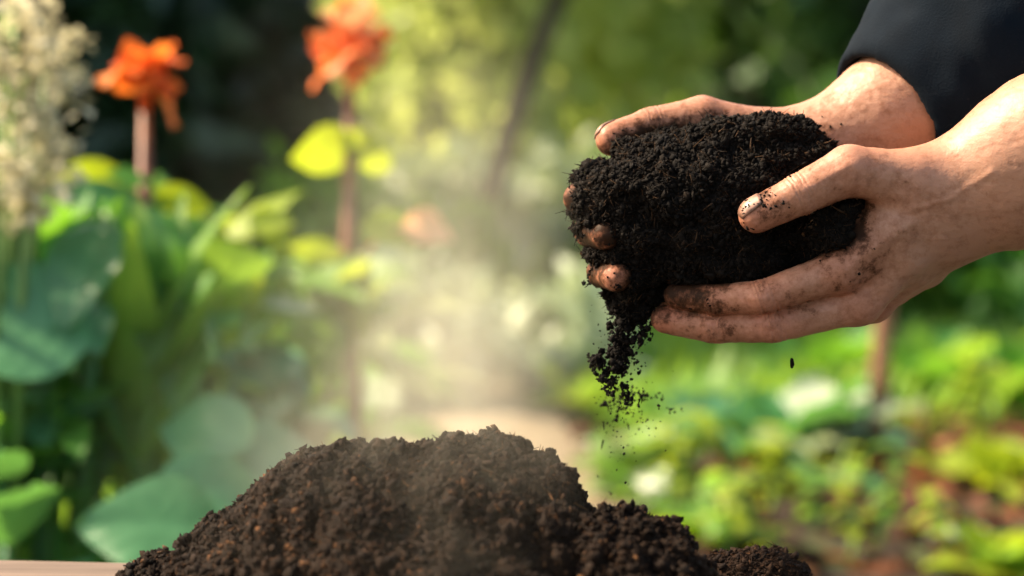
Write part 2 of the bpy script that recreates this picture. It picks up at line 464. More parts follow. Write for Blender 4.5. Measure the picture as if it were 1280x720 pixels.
def tree(name, label, cat, px, Y, base_r, crown_c_z, cr, leafmat, n, size, group, seed, lean=(0, 0), drop=0, trunk_mat='bark', low=0.0):
    x = at(px, 360, Y)[0]; z0 = gz(x, Y)
    t = empty(name, (x, Y, z0)); tag(t, label, cat, group)
    m = MB(); top = np.array([lean[0], lean[1], crown_c_z])
    pts = [np.array([0, 0, -.05]) + (top - np.array([0, 0, -.05])) * s + np.array([.06 * math.sin(s * 5 + seed), .05 * math.cos(s * 4), 0]) * s for s in np.linspace(0, 1, 9)]
    m.tube(pts, np.linspace(base_r, base_r * .45, 9), 10)
    m.build('trunk', M[trunk_mat], t)
    rr = random.Random(seed)
    for k in range(5):
        a = rr.random() * 6.28; p0 = pts[4 + k % 4]; e = top + np.array([math.cos(a) * cr[0] * .7, math.sin(a) * cr[1] * .7, cr[2] * rr.uniform(-.2, .7)])
        b = MB(); b.tube([p0 + (e - p0) * s + np.array([0, 0, .12 * math.sin(s * 3.1)]) for s in np.linspace(0, 1, 6)], np.linspace(base_r * .45, base_r * .1, 6), 7)
        b.build('limb', M[trunk_mat], t)
    crown('crown', t, M[leafmat], (top[0], top[1], crown_c_z), cr, n, size, drop, seed)
    return t

def make_trees():
    dk = 'dark trees closing the back of the garden'
    for px, Y, cz, cr, n, sd_, lb in [
        (-120, 6.2, 1.25, (.75, .7, 1.35), 5200, 3, 'dark evergreen at the left edge behind the cream flowers'),
        (95, 6.6, 1.3, (.46, .6, 1.4), 6500, 4, 'dark evergreen standing right behind the solid orange bloom'),
        (262, 6.2, 1.25, (.31, .5, 1.35), 6500, 5, 'dark evergreen between the two orange flower heads'),
        (930, 9.8, 1.5, (.62, .8, 1.6), 3600, 6, 'dark tree in the shade above the far hand'),
        (1110, 9.0, 1.5, (.7, .9, 1.6), 3600, 7, 'dark tree behind the sleeve and forearm'),
        (1340, 9.3, 1.4, (1.0, .9, 1.5), 3600, 8, 'dark tree behind the bright vegetable rows at right')]:
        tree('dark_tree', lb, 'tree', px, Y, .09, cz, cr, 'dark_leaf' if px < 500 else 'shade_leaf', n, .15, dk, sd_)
    tree('willow_tree', 'sunlit yellow-green willow with fine hanging foliage behind the steam', 'tree', 545, 7.6, .09, 1.5, (.50, .5, 1.5), 'willow_leaf', 4800, .11, None, 21, (.1, 0), .6)
    tree('young_tree', 'pale young tree with leaning dark trunk in the misty centre', 'tree', 560, 6.6, .04, 1.5, (.40, .4, .5), 'willow_leaf', 700, .11, None, 22, (.50, .1), .1)
    tree('olive_tree', 'loose olive-green tree filling the gap right of the willow', 'tree', 735, 8.4, .08, 1.4, (.42, .5, 1.5), 'willow_leaf', 3200, .12, None, 23)
    # low shrubs in front of the trees
    for px, Y, cz, cr, mt, n, sd_, lb in [
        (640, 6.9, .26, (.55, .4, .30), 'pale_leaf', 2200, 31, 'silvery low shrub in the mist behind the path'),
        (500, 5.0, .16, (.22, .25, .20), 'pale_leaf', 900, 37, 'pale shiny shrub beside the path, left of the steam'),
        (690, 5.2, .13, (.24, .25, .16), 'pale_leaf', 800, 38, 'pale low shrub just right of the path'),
        (480, 6.0, .25, (.40, .3, .30), 'grass_leaf', 1800, 32, 'green low shrub behind the second canna'),
        (850, 6.8, .26, (.50, .4, .33), 'grass_leaf', 2600, 33, 'fresh green shrub under the falling soil, far back'),
        (1010, 6.6, .30, (.45, .4, .36), 'grass_leaf', 2400, 34, 'fresh green shrub behind the wooden stake'),
        (1180, 6.4, .32, (.50, .4, .42), 'grass_leaf', 2800, 35, 'bright bushy vegetable plant under the near forearm'),
        (1330, 6.2, .30, (.42, .4, .42), 'mid_leaf', 2400, 36, 'green bushy plant at the right edge below the arm')]:
        x = at(px, 360, Y)[0]
        t = empty('shrub', (x, Y, gz(x, Y))); tag(t, lb, 'shrub', 'low shrubs beyond the beds')
        m = MB()
        for k in range(5):
            a = k * 1.3; m.tube([(0, 0, -.03), (math.cos(a) * .05, math.sin(a) * .05, cz * .5), (math.cos(a) * cr[0] * .5, math.sin(a) * cr[1] * .5, cz * 1.2)], [.012, .009, .004], 6)
        m.build('stem', M['green_stem'], t)
        crown('foliage', t, M[mt], (0, 0, cz), cr, int(n * .7), .08, 0, sd_, 18)
make_trees()

def leaf_part(parent, mat, L, W, az, pitch, loc, bend=.7, fold=.2, roll=0, wave=.03, seed=0, tint=None, petiole=True, name='leaf', base=None):
    m = MB(); V, F = leaf_geo(L, W, bend, fold, wave=wave, seed=seed)
    m.add(orient(V, az, pitch, roll, loc), F, random.Random(seed).uniform(.25, .75) if tint is None else tint)
    if petiole:
        b = np.array(base if base is not None else (loc[0] * .15, loc[1] * .15, 0.0)); e = np.array(loc, float)
        mid = (b + e) / 2 + np.array([0, 0, .12 * np.linalg.norm(e - b)])
        m.tube([b, mid, e], [W * .05, W * .04, W * .03], 6, .4)
    return m.build(name, mat, parent)

def broad_plant(px, py_top, Y, nleaf, L, W, mat, label, cat='plant', name='broad_leaf_plant', group=None, seed=0, face=True, hfrac=1.0, spread=.5):
    """a rosette of broad leaves on petioles; py_top sets how high it reaches"""
    top = at(px, py_top, Y); x = top[0]; z0 = gz(x, Y); H = (top[2] - z0) * hfrac
    t = empty(name, (x, Y, z0)); tag(t, label, cat, group)
    r = random.Random(seed)
    for k in range(nleaf):
        az = r.uniform(0, 6.28) if not face else r.uniform(math.pi * 1.0, math.pi * 2.0)
        h = H * (k + 1) / nleaf * r.uniform(.8, 1.0)
        rad = spread * L * r.uniform(.2, .9)
        loc = (math.cos(az) * rad, math.sin(az) * rad * .6, h)
        leaf_part(t, mat, L * r.uniform(.75, 1.15), W * r.uniform(.8, 1.15), az + r.uniform(-.5, .5), r.uniform(-.35, .5), loc,
                  r.uniform(.6, 1.3), r.uniform(.08, .25), r.uniform(-.4, .4), .03, seed * 31 + k, r.uniform(.2, .8))
    return t

# ---- canna lilies
def petal_cluster(parent, mat_a, centre, R, n, seed, frac_pale=0.0):
    r = random.Random(seed); cx = np.array(centre, float); m = MB(); p = MB()
    for k in range(n):
        L = R * r.uniform(.7, 1.05)
        az = k * 2.4 + r.uniform(-.3, .3); pitch = -.35 + 1.7 * (k / n) + r.uniform(-.2, .2)
        V, F = leaf_geo(L, L * r.uniform(.75, 1.05), r.uniform(-.3, 1.0), .15, wave=.12, seed=seed * 7 + k)
        tgt = p if (r.random() < frac_pale) else m
        tgt.add(orient(V, az, pitch, r.uniform(-.5, .5), cx + np.array([0, 0, r.uniform(-.2, .35) * R])), F, r.random())
    m.tube([cx - np.array([0, 0, R * .6]), cx, cx + np.array([0, 0, R * .5])], [R * .10, R * .14, R * .05], 8, .2)
    f = m.build('flower', mat_a, parent)
    if p.n: p.build('pale_petals', M['petal_pale'], f)
    return f
def canna(px, py, Y, R, label, seed, leaves, pale=0.0):
    c = at(px, py, Y); x = c[0]; z0 = gz(x, Y)
    t = empty('canna_lily', (x, Y, z0)); tag(t, label, 'flower', 'orange canna lilies')
    H = c[2] - z0
    m = MB(); m.tube([(0, 0, -.02), (.006, 0, H * .3), (-.005, 0, H * .6), (0, 0, H - R * .5)], [.012, .011, .0095, .006], 10)
    m.build('stem', M['canna_stem'], t)
    petal_cluster(t, M['petal'], (0, 0, H), R, 24, seed, pale)
    if pale:   # fading blooms and bud above
        petal_cluster(t, M['petal_pale'], (.012, .01, H + R * .75), R * .55, 8, seed + 1, 0)
    for k, (lpx, lpy, L, W, az, pitch, mt, *ro) in enumerate(leaves):
        q = at(lpx, lpy, Y) - np.array([x, Y, z0])
        leaf_part(t, M[mt], L, W, az, pitch, q, .7, .15, ro[0] if ro else (-.85 if math.cos(az) > 0 else .85), seed=seed * 13 + k, base=(0, 0, max(.02, q[2] - .05)))
    return t
PI = math.pi
canna(181, 108, 2.65, .054, 'canna lily with a solid orange flower head on a red stem, left', 2, [
    (150, 330, .30, .12, -2.6, .35, 'mid_leaf'), (190, 370, .20, .08, -.4, .5, 'grass_leaf'), (170, 240, .10, .06, 2.9, .4, 'lime_leaf'),
    (190, 260, .08, .055, -.2, .3, 'lime_leaf')])
canna(438, 72, 2.95, .062, 'canna lily with fading peach petals among its orange blooms, lime leaves', 3, [
    (446, 195, .085, .085, PI, .2, 'lime_leaf'), (442, 205, .05, .10, 0, .7, 'lime_leaf'), (500, 284, .07, .075, -.15, .05, 'petal_pale', .5),
    (448, 288, .105, .07, -.1, .12, 'lime_leaf', .6), (440, 340, .09, .06, 2.8, .6, 'lime_leaf'), (450, 380, .10, .06, -1.9, .9, 'lime_leaf'),
    (436, 420, .10, .06, -1.2, .9, 'lime_leaf')], .35)

# ---- cream flowering shrub at the left edge
def cream_shrub():
    Y = 2.45; c = at(-10, 330, Y); x = c[0]; z0 = gz(x, Y)
    t = empty('astilbe', (x, Y, z0)); tag(t, 'shrub with arching cream flower plumes at the left edge', 'flowering shrub')
    g = random.Random(5)
    tips = [(60, 40, 80, 120), (20, -10, 60, 60), (40, 120, 85, 215), (0, 60, 30, 160), (-10, 190, 40, 250), (25, 160, 82, 300 - 60), (-40, 20, 0, 90), (5, 250, 60, 262)]
    for k, (ax_, ay, bx, by) in enumerate(tips):
        p0 = np.array([0, 0, .05]); a = at(ax_, ay, Y + g.uniform(-.08, .08)) - np.array([x, Y, z0]); b = at(bx, by, Y - .05) - np.array([x, Y, z0])
        s = MB(); s.tube([p0, a * .6 + np.array([0, 0, .02]), a], [.006, .005, .003], 6); s.build('stem', M['green_stem'], t)
        m = MB(); m.tube([a, (a + b) / 2, b], [.003, .0025, .0015], 5)
        for q in range(95):
            u = g.random(); c_ = a + (b - a) * u; rr = .017 * (1 - u * .5)
            c_ = c_ + np.array([g.gauss(0, rr), g.gauss(0, rr), g.gauss(0, rr * .7)])
            V, F = leaf_geo(.016, .013, .5, .3, 2, 2, seed=q)
            m.add(orient(V, g.random() * 6.3, g.uniform(-1.2, 1), 0, c_), F, g.random())
        m.build('flower_plume', M['cream'], t)
    crown('foliage', t, M['mid_leaf'], (0, 0.05, .42), (.13, .12, .34), 700, .05, 0, 77, 14)
cream_shrub()

# ---- big-leaved plants at left
LG = 'broad-leaved plants in the left bed'
def veined(t, mat, L, W, az, pitch, loc, bend, fold, roll, wave, seed, base):
    m = MB(); nx, ny = 18, 10; V, F = leaf_geo(L, W, bend, fold, nx, ny, wave, seed=seed)
    i, j = np.meshgrid(np.arange(nx + 1) / nx, np.arange(ny + 1) / ny * 2 - 1, indexing='ij'); b0 = random.Random(seed).uniform(.15, .65)
    tn = b0 + .40 * np.exp(-(j / .10) ** 2) + .22 * np.clip(np.cos((i * 7 - np.abs(j) * 1.6) * 2 * math.pi), 0, 1) ** 3 + .1 * np.abs(j)
    V[:, 2] += (.012 * W * np.cos((i * 7 - np.abs(j) * 1.6) * 2 * math.pi)).ravel()
    m.add(orient(V, az, pitch, roll, loc), F, np.clip(tn, 0, 1).ravel())
    b = np.array(base); e = np.array(loc, float); mid = (b + e) / 2 + np.array([0, 0, .12 * np.linalg.norm(e - b)])
    m.tube([b, mid, e], [W * .05, W * .04, W * .03], 6, .4)
    return m.build('leaf', mat, t)
def big_leaf(t, px, py, Y, L, W, az, pitch, mat, seed, bend=.7, roll=0., wave=.03, fold=.12):
    q = at(px, py, Y) - np.array(t.location)
    # the pixel names the middle of the blade
    d = np.array([math.cos(az) * math.cos(pitch), math.sin(az) * math.cos(pitch), math.sin(pitch)]) * L * .5
    b = (q - d); base = (b[0] * .3, b[1] * .3, .0)
    veined(t, M[mat], L, W, az, pitch, b, bend, fold, roll, wave, seed, base)
def left_bed():
    def root(px, Y, name, label, cat='plant', group=LG):
        x = at(px, 360, Y)[0]; t = empty(name, (x, Y, gz(x, Y))); tag(t, label, cat, group); return t
    t = root(40, 2.75, 'canna_plant', 'tall plant with large blue-green paddle leaves below the cream plumes')
    big_leaf(t, 105, 265, 2.6, .22, .10, .25, .42, 'blue_leaf', 1, .5, .9)
    big_leaf(t, 15, 400, 2.4, .17, .13, PI + .3, .1, 'blue_leaf', 2, .5, -1.0)
    big_leaf(t, 60, 320, 2.8, .20, .10, -.3, .8, 'mid_leaf', 3, .5, .6)
    big_leaf(t, 70, 520, 2.5, .2, .11, -.2, -.1, 'blue_leaf', 4, .6, .8)
    big_leaf(t, -10, 300, 2.7, .2, .1, 2.5, .8, 'blue_leaf', 5)
    t = root(15, 2.35, 'hosta', 'hosta with round blue-green leaves low at the left edge')
    big_leaf(t, 15, 630, 2.3, .12, .105, -1.2, .9, 'blue_leaf', 11, .5, .3)
    big_leaf(t, 60, 700, 2.3, .10, .09, -1.4, .4, 'blue_leaf', 12)
    big_leaf(t, -30, 560, 2.35, .12, .1, -1.8, .7, 'blue_leaf', 13)
    big_leaf(t, 10, 715, 2.25, .10, .09, -1.6, .5, 'blue_leaf', 14)
    t = root(210, 2.3, 'hosta', 'hosta whose broad pale-green leaf lies beside the foot of the heap')
    big_leaf(t, 185, 655, 2.15, .135, .10, PI + .15, .15, 'blue_leaf', 21, .4, -.95)
    big_leaf(t, 270, 610, 2.3, .12, .09, .2, .15, 'blue_leaf', 22, .6, .9)
    big_leaf(t, 330, 560, 2.4, .13, .09, .4, .3, 'blue_leaf', 23, .6, .8)
    big_leaf(t, 250, 530, 2.4, .12, .085, 2.8, .3, 'blue_leaf', 24, .6, -.8)
    big_leaf(t, 300, 680, 2.2, .13, .1, -.9, .4, 'blue_leaf', 25)
    t = root(180, 2.5, 'blade_leaf_plant', 'clump of upright bright green blade leaves beneath the solid orange flower')
    for k, (px, py, L, az, pi_) in enumerate([(165, 440, .34, -1.4, 1.35), (190, 400, .30, 1.2, 1.4), (150, 480, .25, 2.6, 1.25), (205, 470, .25, -.6, 1.3), (215, 340, .24, .4, 1.15), (178, 345, .2, 1.8, 1.2), (176, 520, .24, -1.7, 1.4), (228, 430, .22, .2, 1.3)]):
        big_leaf(t, px, py, 2.5, L, .065, az, pi_, 'grass_leaf' if k != 2 else 'mid_leaf', 40 + k, .35)
    t = root(270, 2.85, 'lime_plant', 'lime-yellow leaved plant glowing against the dark evergreens')
    for k, (px, py, L, W, az, pi_, mt) in enumerate([(325, 262, .12, .05, .5, .8, 'lime_leaf'), (265, 272, .10, .05, 2.5, .9, 'lime_leaf'), (290, 290, .12, .06, -.6, .5, 'lime_leaf'),
            (125, 215, .06, .045, 2.6, .3, 'lime_leaf'), (235, 270, .10, .06, 2.6, .8, 'mid_leaf'), (320, 330, .15, .07, .3, .3, 'grass_leaf'), (250, 345, .13, .07, -2.3, .6, 'pale_leaf'),
            (345, 372, .12, .05, .1, .1, 'pale_leaf'), (285, 445, .09, .05, -.3, .2, 'lime_leaf'), (240, 420, .12, .05, -1.4, 1.2, 'pale_leaf'), (300, 400, .16, .07, -1.8, 1.0, 'grass_leaf')]):
        big_leaf(t, px, py, 2.8, L, W, az, pi_, mt, 60 + k, .5, .3)
    t = root(355, 3.0, 'leafy_plant', 'mid-green leafy plant right of the lime-leaved one')
    for k, (px, py, L, W, az, pi_, mt) in enumerate([(345, 470, .26, .08, -1.4, 1.3, 'mid_leaf'), (320, 420, .2, .07, 2.2, 1.1, 'mid_leaf'), (380, 440, .18, .07, .5, 1.0, 'grass_leaf'),
            (385, 500, .16, .08, .2, .6, 'grass_leaf'), (400, 390, .13, .06, .6, .7, 'lime_leaf'), (360, 540, .2, .1, -1.0, .7, 'mid_leaf'), (430, 560, .12, .06, .4, .9, 'lime_leaf'), (300, 500, .18, .09, 2.8, .6, 'blue_leaf'),
            (405, 330, .10, .05, 1.2, .9, 'lime_leaf')]):
        big_leaf(t, px, py, 2.95, L, W, az, pi_, mt, 80 + k, .5, .2)
    # broad leaves hanging over towards the viewer's side
    rr = random.Random(33)
    for px0, px1, py0, py1, Y, nl, L, mt, name, lb in [
        (-10, 120, 330, 560, 2.5, 9, .15, 'blue_leaf', 'broad_leaf_plant', 'plant with broad drooping leaves just above the round hosta leaves'),
        (95, 260, 290, 470, 2.55, 10, .13, 'mid_leaf', 'broad_leaf_plant', 'plant of overlapping green leaves hiding the foot of the solid orange bloom'),
        (210, 400, 440, 640, 2.6, 10, .15, 'blue_leaf', 'broad_leaf_plant', 'plant with broad bluish leaves behind the left slope of the heap'),
        (230, 420, 330, 460, 2.9, 10, .12, 'grass_leaf', 'broad_leaf_plant', 'sunlit green plant under the lime-leaved one')]:
        t = root((px0 + px1) / 2, Y, name, lb)
        nl = int(nl * 1.9); L *= .78
        for k in range(nl):
            big_leaf(t, rr.uniform(px0, px1), rr.uniform(py0, py1), Y + rr.uniform(-.08, .1), L * rr.uniform(.8, 1.2), L * rr.uniform(.5, .8), -PI / 2 + rr.uniform(-1.2, 1.2), rr.uniform(-.9, .25), mt, 900 + k + int(px0), rr.uniform(.3, 1), rr.uniform(-.4, .4), .04, .15)
    # bank of narrow sunlit leaves under and between the flower heads
    for px0, px1, py0, py1, Y, nl, L, mts, lb in [
        (95, 230, 225, 330, 2.75, 22, .085, ['grass_leaf', 'lime_leaf', 'mid_leaf', 'pale_leaf'], 'dense narrow-leaved plant topped with lime tips under the solid orange bloom'),
        (215, 350, 265, 400, 2.8, 26, .085, ['lime_leaf', 'grass_leaf', 'mid_leaf'], 'dense narrow-leaved plant with yellow-green tips between the two orange flowers'),
        (340, 470, 330, 470, 3.0, 26, .085, ['grass_leaf', 'lime_leaf', 'pale_leaf', 'mid_leaf'], 'dense narrow-leaved plant at the foot of the peach-tinged canna'),
        (100, 330, 400, 520, 2.65, 24, .10, ['mid_leaf', 'blue_leaf', 'grass_leaf'], 'dense dark narrow-leaved plant low in the middle of the left bed'),
        (-20, 110, 430, 600, 2.5, 16, .10, ['mid_leaf', 'blue_leaf'], 'dark narrow-leaved plant low at the left edge above the hosta')]:
        t = root((px0 + px1) / 2, Y, 'narrow_leaf_plant', lb)
        for k in range(nl):
            up_ = rr.random()
            big_leaf(t, rr.uniform(px0, px1), rr.uniform(py0, py1), Y + rr.uniform(-.08, .1), L * rr.uniform(.7, 1.3), L * rr.uniform(.32, .5), rr.uniform(0, 6.28), rr.uniform(-.3, 1.3), mts[k % len(mts)], 1500 + k + int(px0) * 3, rr.uniform(.3, 1), rr.uniform(-1.1, 1.1), .04, .2)
    # fuller, darker plants behind
    for i, (px, pt, Y, n, L, W, mt, lb) in enumerate([
        (60, 330, 3.3, 14, .22, .12, 'mid_leaf', 'leafy plant in shade behind the paddle leaves'),
        (200, 330, 3.4, 14, .22, .12, 'blue_leaf', 'leafy plant in shade behind the blade-leaved clump'),
        (320, 340, 3.5, 14, .2, .1, 'mid_leaf', 'leafy plant in shade behind the lime-leaved plant'),
        (-60, 300, 3.1, 12, .22, .12, 'mid_leaf', 'leafy plant in shade beyond the left edge plumes'),
        (440, 420, 3.6, 12, .16, .08, 'grass_leaf', 'fresh leafy plant at the foot of the peach-petalled canna')]):
        broad_plant(px, pt, Y, n, L, W, M[mt], lb, 'plant', 'leafy_plant', 'plants in the shade of the left bed', 200 + i)
    # pale shiny leaves in the misty middle
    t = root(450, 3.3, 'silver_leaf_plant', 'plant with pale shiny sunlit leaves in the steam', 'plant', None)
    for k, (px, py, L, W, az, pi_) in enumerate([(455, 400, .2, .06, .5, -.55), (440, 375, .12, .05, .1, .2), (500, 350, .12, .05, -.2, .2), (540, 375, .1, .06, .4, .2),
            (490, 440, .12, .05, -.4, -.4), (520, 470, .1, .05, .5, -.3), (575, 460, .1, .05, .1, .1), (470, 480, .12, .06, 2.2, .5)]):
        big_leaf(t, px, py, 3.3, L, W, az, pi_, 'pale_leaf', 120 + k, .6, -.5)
left_bed()

# ---- right-hand vegetable beds
def sprig(px, py0, py1, Y, mat, label, seed, n=14, L=.045, W=.03, name='seedling', cat='plant', group='young plants in the right bed', lean=0., curl=0.):
    b = at(px, py0, Y); e = at(px + lean, py1, Y); x = b[0]; z0 = gz(x, Y)
    t = empty(name, (x, Y, z0)); tag(t, label, cat, group)
    H = e[2] - z0; dx = e[0] - b[0]; r = random.Random(seed)
    pts = [np.array([dx * s + curl * math.sin(s * 6), .01 * math.sin(s * 5), H * s]) for s in np.linspace(0, 1, 8)]
    m = MB(); m.tube(pts, np.linspace(.006, .003, 8), 6); m.build('stem', M['green_stem'], t)
    for k in range(n):
        s = .15 + .85 * (k + 1) / n; p = np.array([np.interp(s, np.linspace(0, 1, 8), [q[i] for q in pts]) for i in range(3)])
        leaf_part(t, mat, L * r.uniform(.7, 1.2), W * r.uniform(.8, 1.2), k * 2.4 + r.uniform(-.4, .4), r.uniform(-.2, .6), p, .7, .2, r.uniform(-.3, .3), .05, seed * 17 + k, r.uniform(.2, .8), petiole=False)
    return t
def rosette(px, py, Y, n, L, W, mats, label, seed, name='lettuce', cat='lettuce', group='lettuces in the right bed', up=.7, z_off=0):
    x = at(px, 360, Y)[0]; z0 = gz(x, Y)
    t = empty(name, (x, Y, z0)); tag(t, label, cat, group); r = random.Random(seed)
    for k in range(n):
        az = k * 2.4 + r.uniform(-.3, .3); f = k / n
        leaf_part(t, M[mats[k % len(mats)]], L * r.uniform(.75, 1.1) * (1 - f * .3), W * r.uniform(.8, 1.15), az, .15 + up * f + r.uniform(-.1, .25), (math.cos(az) * .012, math.sin(az) * .012, .01 + z_off),
                  r.uniform(.3, .9), r.uniform(.1, .3), 0, .09, seed * 19 + k, r.uniform(.1, .9), petiole=False)
    return t
def right_bed():
    # the big blue-green cabbage
    rosette(985, 0, 4.3, 14, .27, .19, ['blue_leaf', 'blue_leaf', 'pale_leaf'], 'large blue-green cabbage left of the wooden stake', 501, 'cabbage', 'cabbage', None, 1.0)
    rosette(880, 0, 4.6, 14, .22, .14, ['lime_leaf', 'grass_leaf'], 'lime-yellow lettuce head beneath the falling soil', 502, up=1.0)
    rosette(800, 0, 4.1, 12, .18, .12, ['grass_leaf', 'pale_leaf'], 'pale green lettuce head left of the cabbage', 503, up=.9)
    rosette(735, 0, 4.9, 12, .17, .11, ['grass_leaf', 'lime_leaf'], 'small lettuce beside the straw path', 504, up=.9)
    rosette(1060, 0, 5.2, 14, .26, .16, ['grass_leaf', 'mid_leaf'], 'green lettuce right behind the stake', 505, up=1.1)
    rosette(1180, 0, 5.0, 14, .27, .16, ['grass_leaf', 'mid_leaf'], 'tall bright lettuce below the wrist of the near hand', 506, up=1.2)
    rosette(1290, 0, 4.9, 14, .27, .16, ['mid_leaf', 'grass_leaf'], 'green lettuce at the right edge under the forearm', 507, up=1.1)
    rosette(1262, 0, 4.0, 10, .17, .11, ['lime_leaf'], 'yellow-green lettuce standing on bare soil at the right edge', 508, up=1.1)
    rosette(1262, 0, 3.35, 14, .15, .09, ['lime_leaf', 'grass_leaf'], 'nearest yellow-green lettuce in the bottom right corner', 509, up=1.0)
    rosette(870, 0, 3.6, 12, .13, .09, ['lime_leaf', 'grass_leaf'], 'lime lettuce just behind the right slope of the heap', 510, up=.9)
    rosette(800, 0, 3.9, 10, .13, .08, ['pale_leaf', 'grass_leaf'], 'pale lettuce behind the shoulder of the heap', 511, up=.9)
    sprig(1060, 700, 560, 3.45, M['lime_leaf'], 'curly yellow-green seedling in front of the stake', 601, 12, .05, .028, curl=.012)
    sprig(1100, 680, 560, 3.6, M['grass_leaf'], 'green seedling leaning right beside the curly one', 602, 10, .05, .03, lean=25)
    sprig(985, 705, 600, 3.4, M['lime_leaf'], 'long arching yellow sprout right of the heap', 603, 14, .045, .026, lean=-75)
    sprig(1180, 710, 610, 3.5, M['lime_leaf'], 'small sprout with white-tipped leaves on dark soil', 604, 8, .05, .03, lean=-15)
    sprig(1020, 690, 590, 3.7, M['grass_leaf'], 'thin green seedling between the cabbage and the curly seedling', 605, 10, .04, .025, lean=-12)
    sprig(930, 640, 520, 4.0, M['lime_leaf'], 'yellow sprout in front of the cabbage', 606, 12, .05, .03, lean=-60)
    rosette(1205, 0, 3.6, 5, .075, .05, ['pale_leaf'], 'tiny pale rosette on the dark soil near the bottom right', 513, up=.3)
    rosette(610, 0, 3.7, 12, .14, .09, ['grass_leaf', 'pale_leaf'], 'pale green lettuce just behind the top of the heap', 520, up=1.0)
    rosette(500, 0, 3.4, 12, .15, .09, ['lime_leaf', 'grass_leaf'], 'lime lettuce behind the left shoulder of the heap', 521, up=1.0)
    rosette(700, 0, 3.4, 10, .11, .07, ['lime_leaf', 'grass_leaf'], 'small lime lettuce behind the right shoulder of the heap', 522, up=.9)
    rosette(1040, 0, 4.0, 10, .13, .08, ['grass_leaf', 'blue_leaf'], 'low green rosette in front of the stake on dark soil', 523, up=.8)
    sprig(760, 640, 500, 3.9, M['grass_leaf'], 'upright green seedling under the trickling soil', 607, 14, .055, .032, lean=10)
    sprig(850, 650, 520, 3.8, M['lime_leaf'], 'upright yellow-green seedling between the trickling soil and the cabbage', 608, 14, .055, .032, lean=-10)
    sprig(1150, 600, 520, 4.3, M['lime_leaf'], 'small yellow seedling right of the stake', 609, 9, .05, .032, lean=14)
    for k, (px, p0, p1, Y, mt, lean, lb) in enumerate([
        (905, 690, 590, 3.5, 'grass_leaf', 10, 'leafy green seedling just right of the heap shoulder'),
        (960, 660, 540, 3.8, 'lime_leaf', 20, 'leaning yellow-green seedling in front of the cabbage'),
        (1215, 560, 450, 4.3, 'lime_leaf', 14, 'tall yellow-green seedling near the right edge below the forearm'),
        (820, 620, 500, 4.0, 'grass_leaf', 14, 'leafy seedling close under the falling crumbs')]):
        sprig(px, p0, p1, Y, M[mt], lb, 640 + k, 15, .06, .036, lean=lean, curl=.006)
    # wooden stake
    b = at(1091, 575, 4.3); x = b[0]; z0 = gz(x, 4.3)
    st = MB(); st.tube([(0, 0, -.05), (.012, 0, .20), (.030, 0, .48), (.085, 0, .94)], [.017, .017, .016, .015], 8)
    o = st.build('garden_stake', M['stake'], smooth=True); o.location = (x, 4.3, z0)
    tag(o, 'thin reddish wooden stake planted upright in the right bed', 'garden stake')
    # twine-like dry stem lying across
    # dry leaf litter on the ground
    m = MB(); r = random.Random(9)
    for k in range(700):
        x = r.uniform(.2, 1.7); y = r.uniform(3.2, 6.0)
        if r.random() < .5: x, y = r.gauss(.95, .25), r.gauss(4.2, .5)
        V, F = leaf_geo(r.uniform(.03, .08), r.uniform(.02, .045), r.uniform(-1, 1.6), .3, 3, 2, seed=k)
        m.add(orient(V, r.random() * 6.3, r.uniform(-.2, .5), r.uniform(-.5, .5), (x, y, gz(x, y) + .012)), F, r.random())
    tag(m.build('leaf_litter', M['dry_leaf']), 'reddish dry leaves scattered over the dark soil at right', 'leaf litter', kind='stuff')
    # clods of soil of the bed
    m = MB()
    for k in range(1500):
        x = r.uniform(.1, 2.0); y = r.uniform(3.1, 6.2); s = r.uniform(.008, .03)
        V = ICO[0] * s * np.array([r.uniform(.7, 1.2), r.uniform(.7, 1.2), r.uniform(.5, 1)]) + RNG.normal(0, s * .12, ICO[0].shape)
        m.add(V + np.array([x, y, gz(x, y) + s * .3]), ICO[1], r.random())
    tag(m.build('soil_clods', M['soil_red']), 'lumps of bare brown earth in the right bed', 'soil', kind='stuff')
    # low green ground cover over both sides of the path
    n = 34000; g = np.random.default_rng(4)
    x = np.concatenate([g.uniform(-2.6, -.30, n // 3), .2 + 4.6 * g.random(2 * n // 3) ** 1.5]); y = np.concatenate([g.uniform(3.4, 8, n // 3), 4.7 + 4.5 * g.random(2 * n // 3)])
    n = len(x); P = np.stack([x, y, ground_h(x, y)], 1); Lh = g.uniform(.03, .12, n); a = g.uniform(0, 6.28, n)
    dr = np.stack([np.cos(a) * .5, np.sin(a) * .5, np.ones(n)], 1); sdv = np.stack([-np.sin(a), np.cos(a), np.zeros(n)], 1) * g.uniform(.006, .02, n)[:, None]
    V = np.stack([P - sdv * .3, P + dr * (Lh * .5)[:, None] - sdv, P + dr * Lh[:, None] + np.array([0, 0, -.01]), P + dr * (Lh * .5)[:, None] + sdv], 1).reshape(-1, 3)
    tag(mesh_obj('grass', V, np.arange(n * 4).reshape(n, 4), M['grass_leaf'], None, False, {'tint': np.repeat(g.random(n), 4)}), 'short green grass and weeds between the beds', 'grass', kind='stuff')

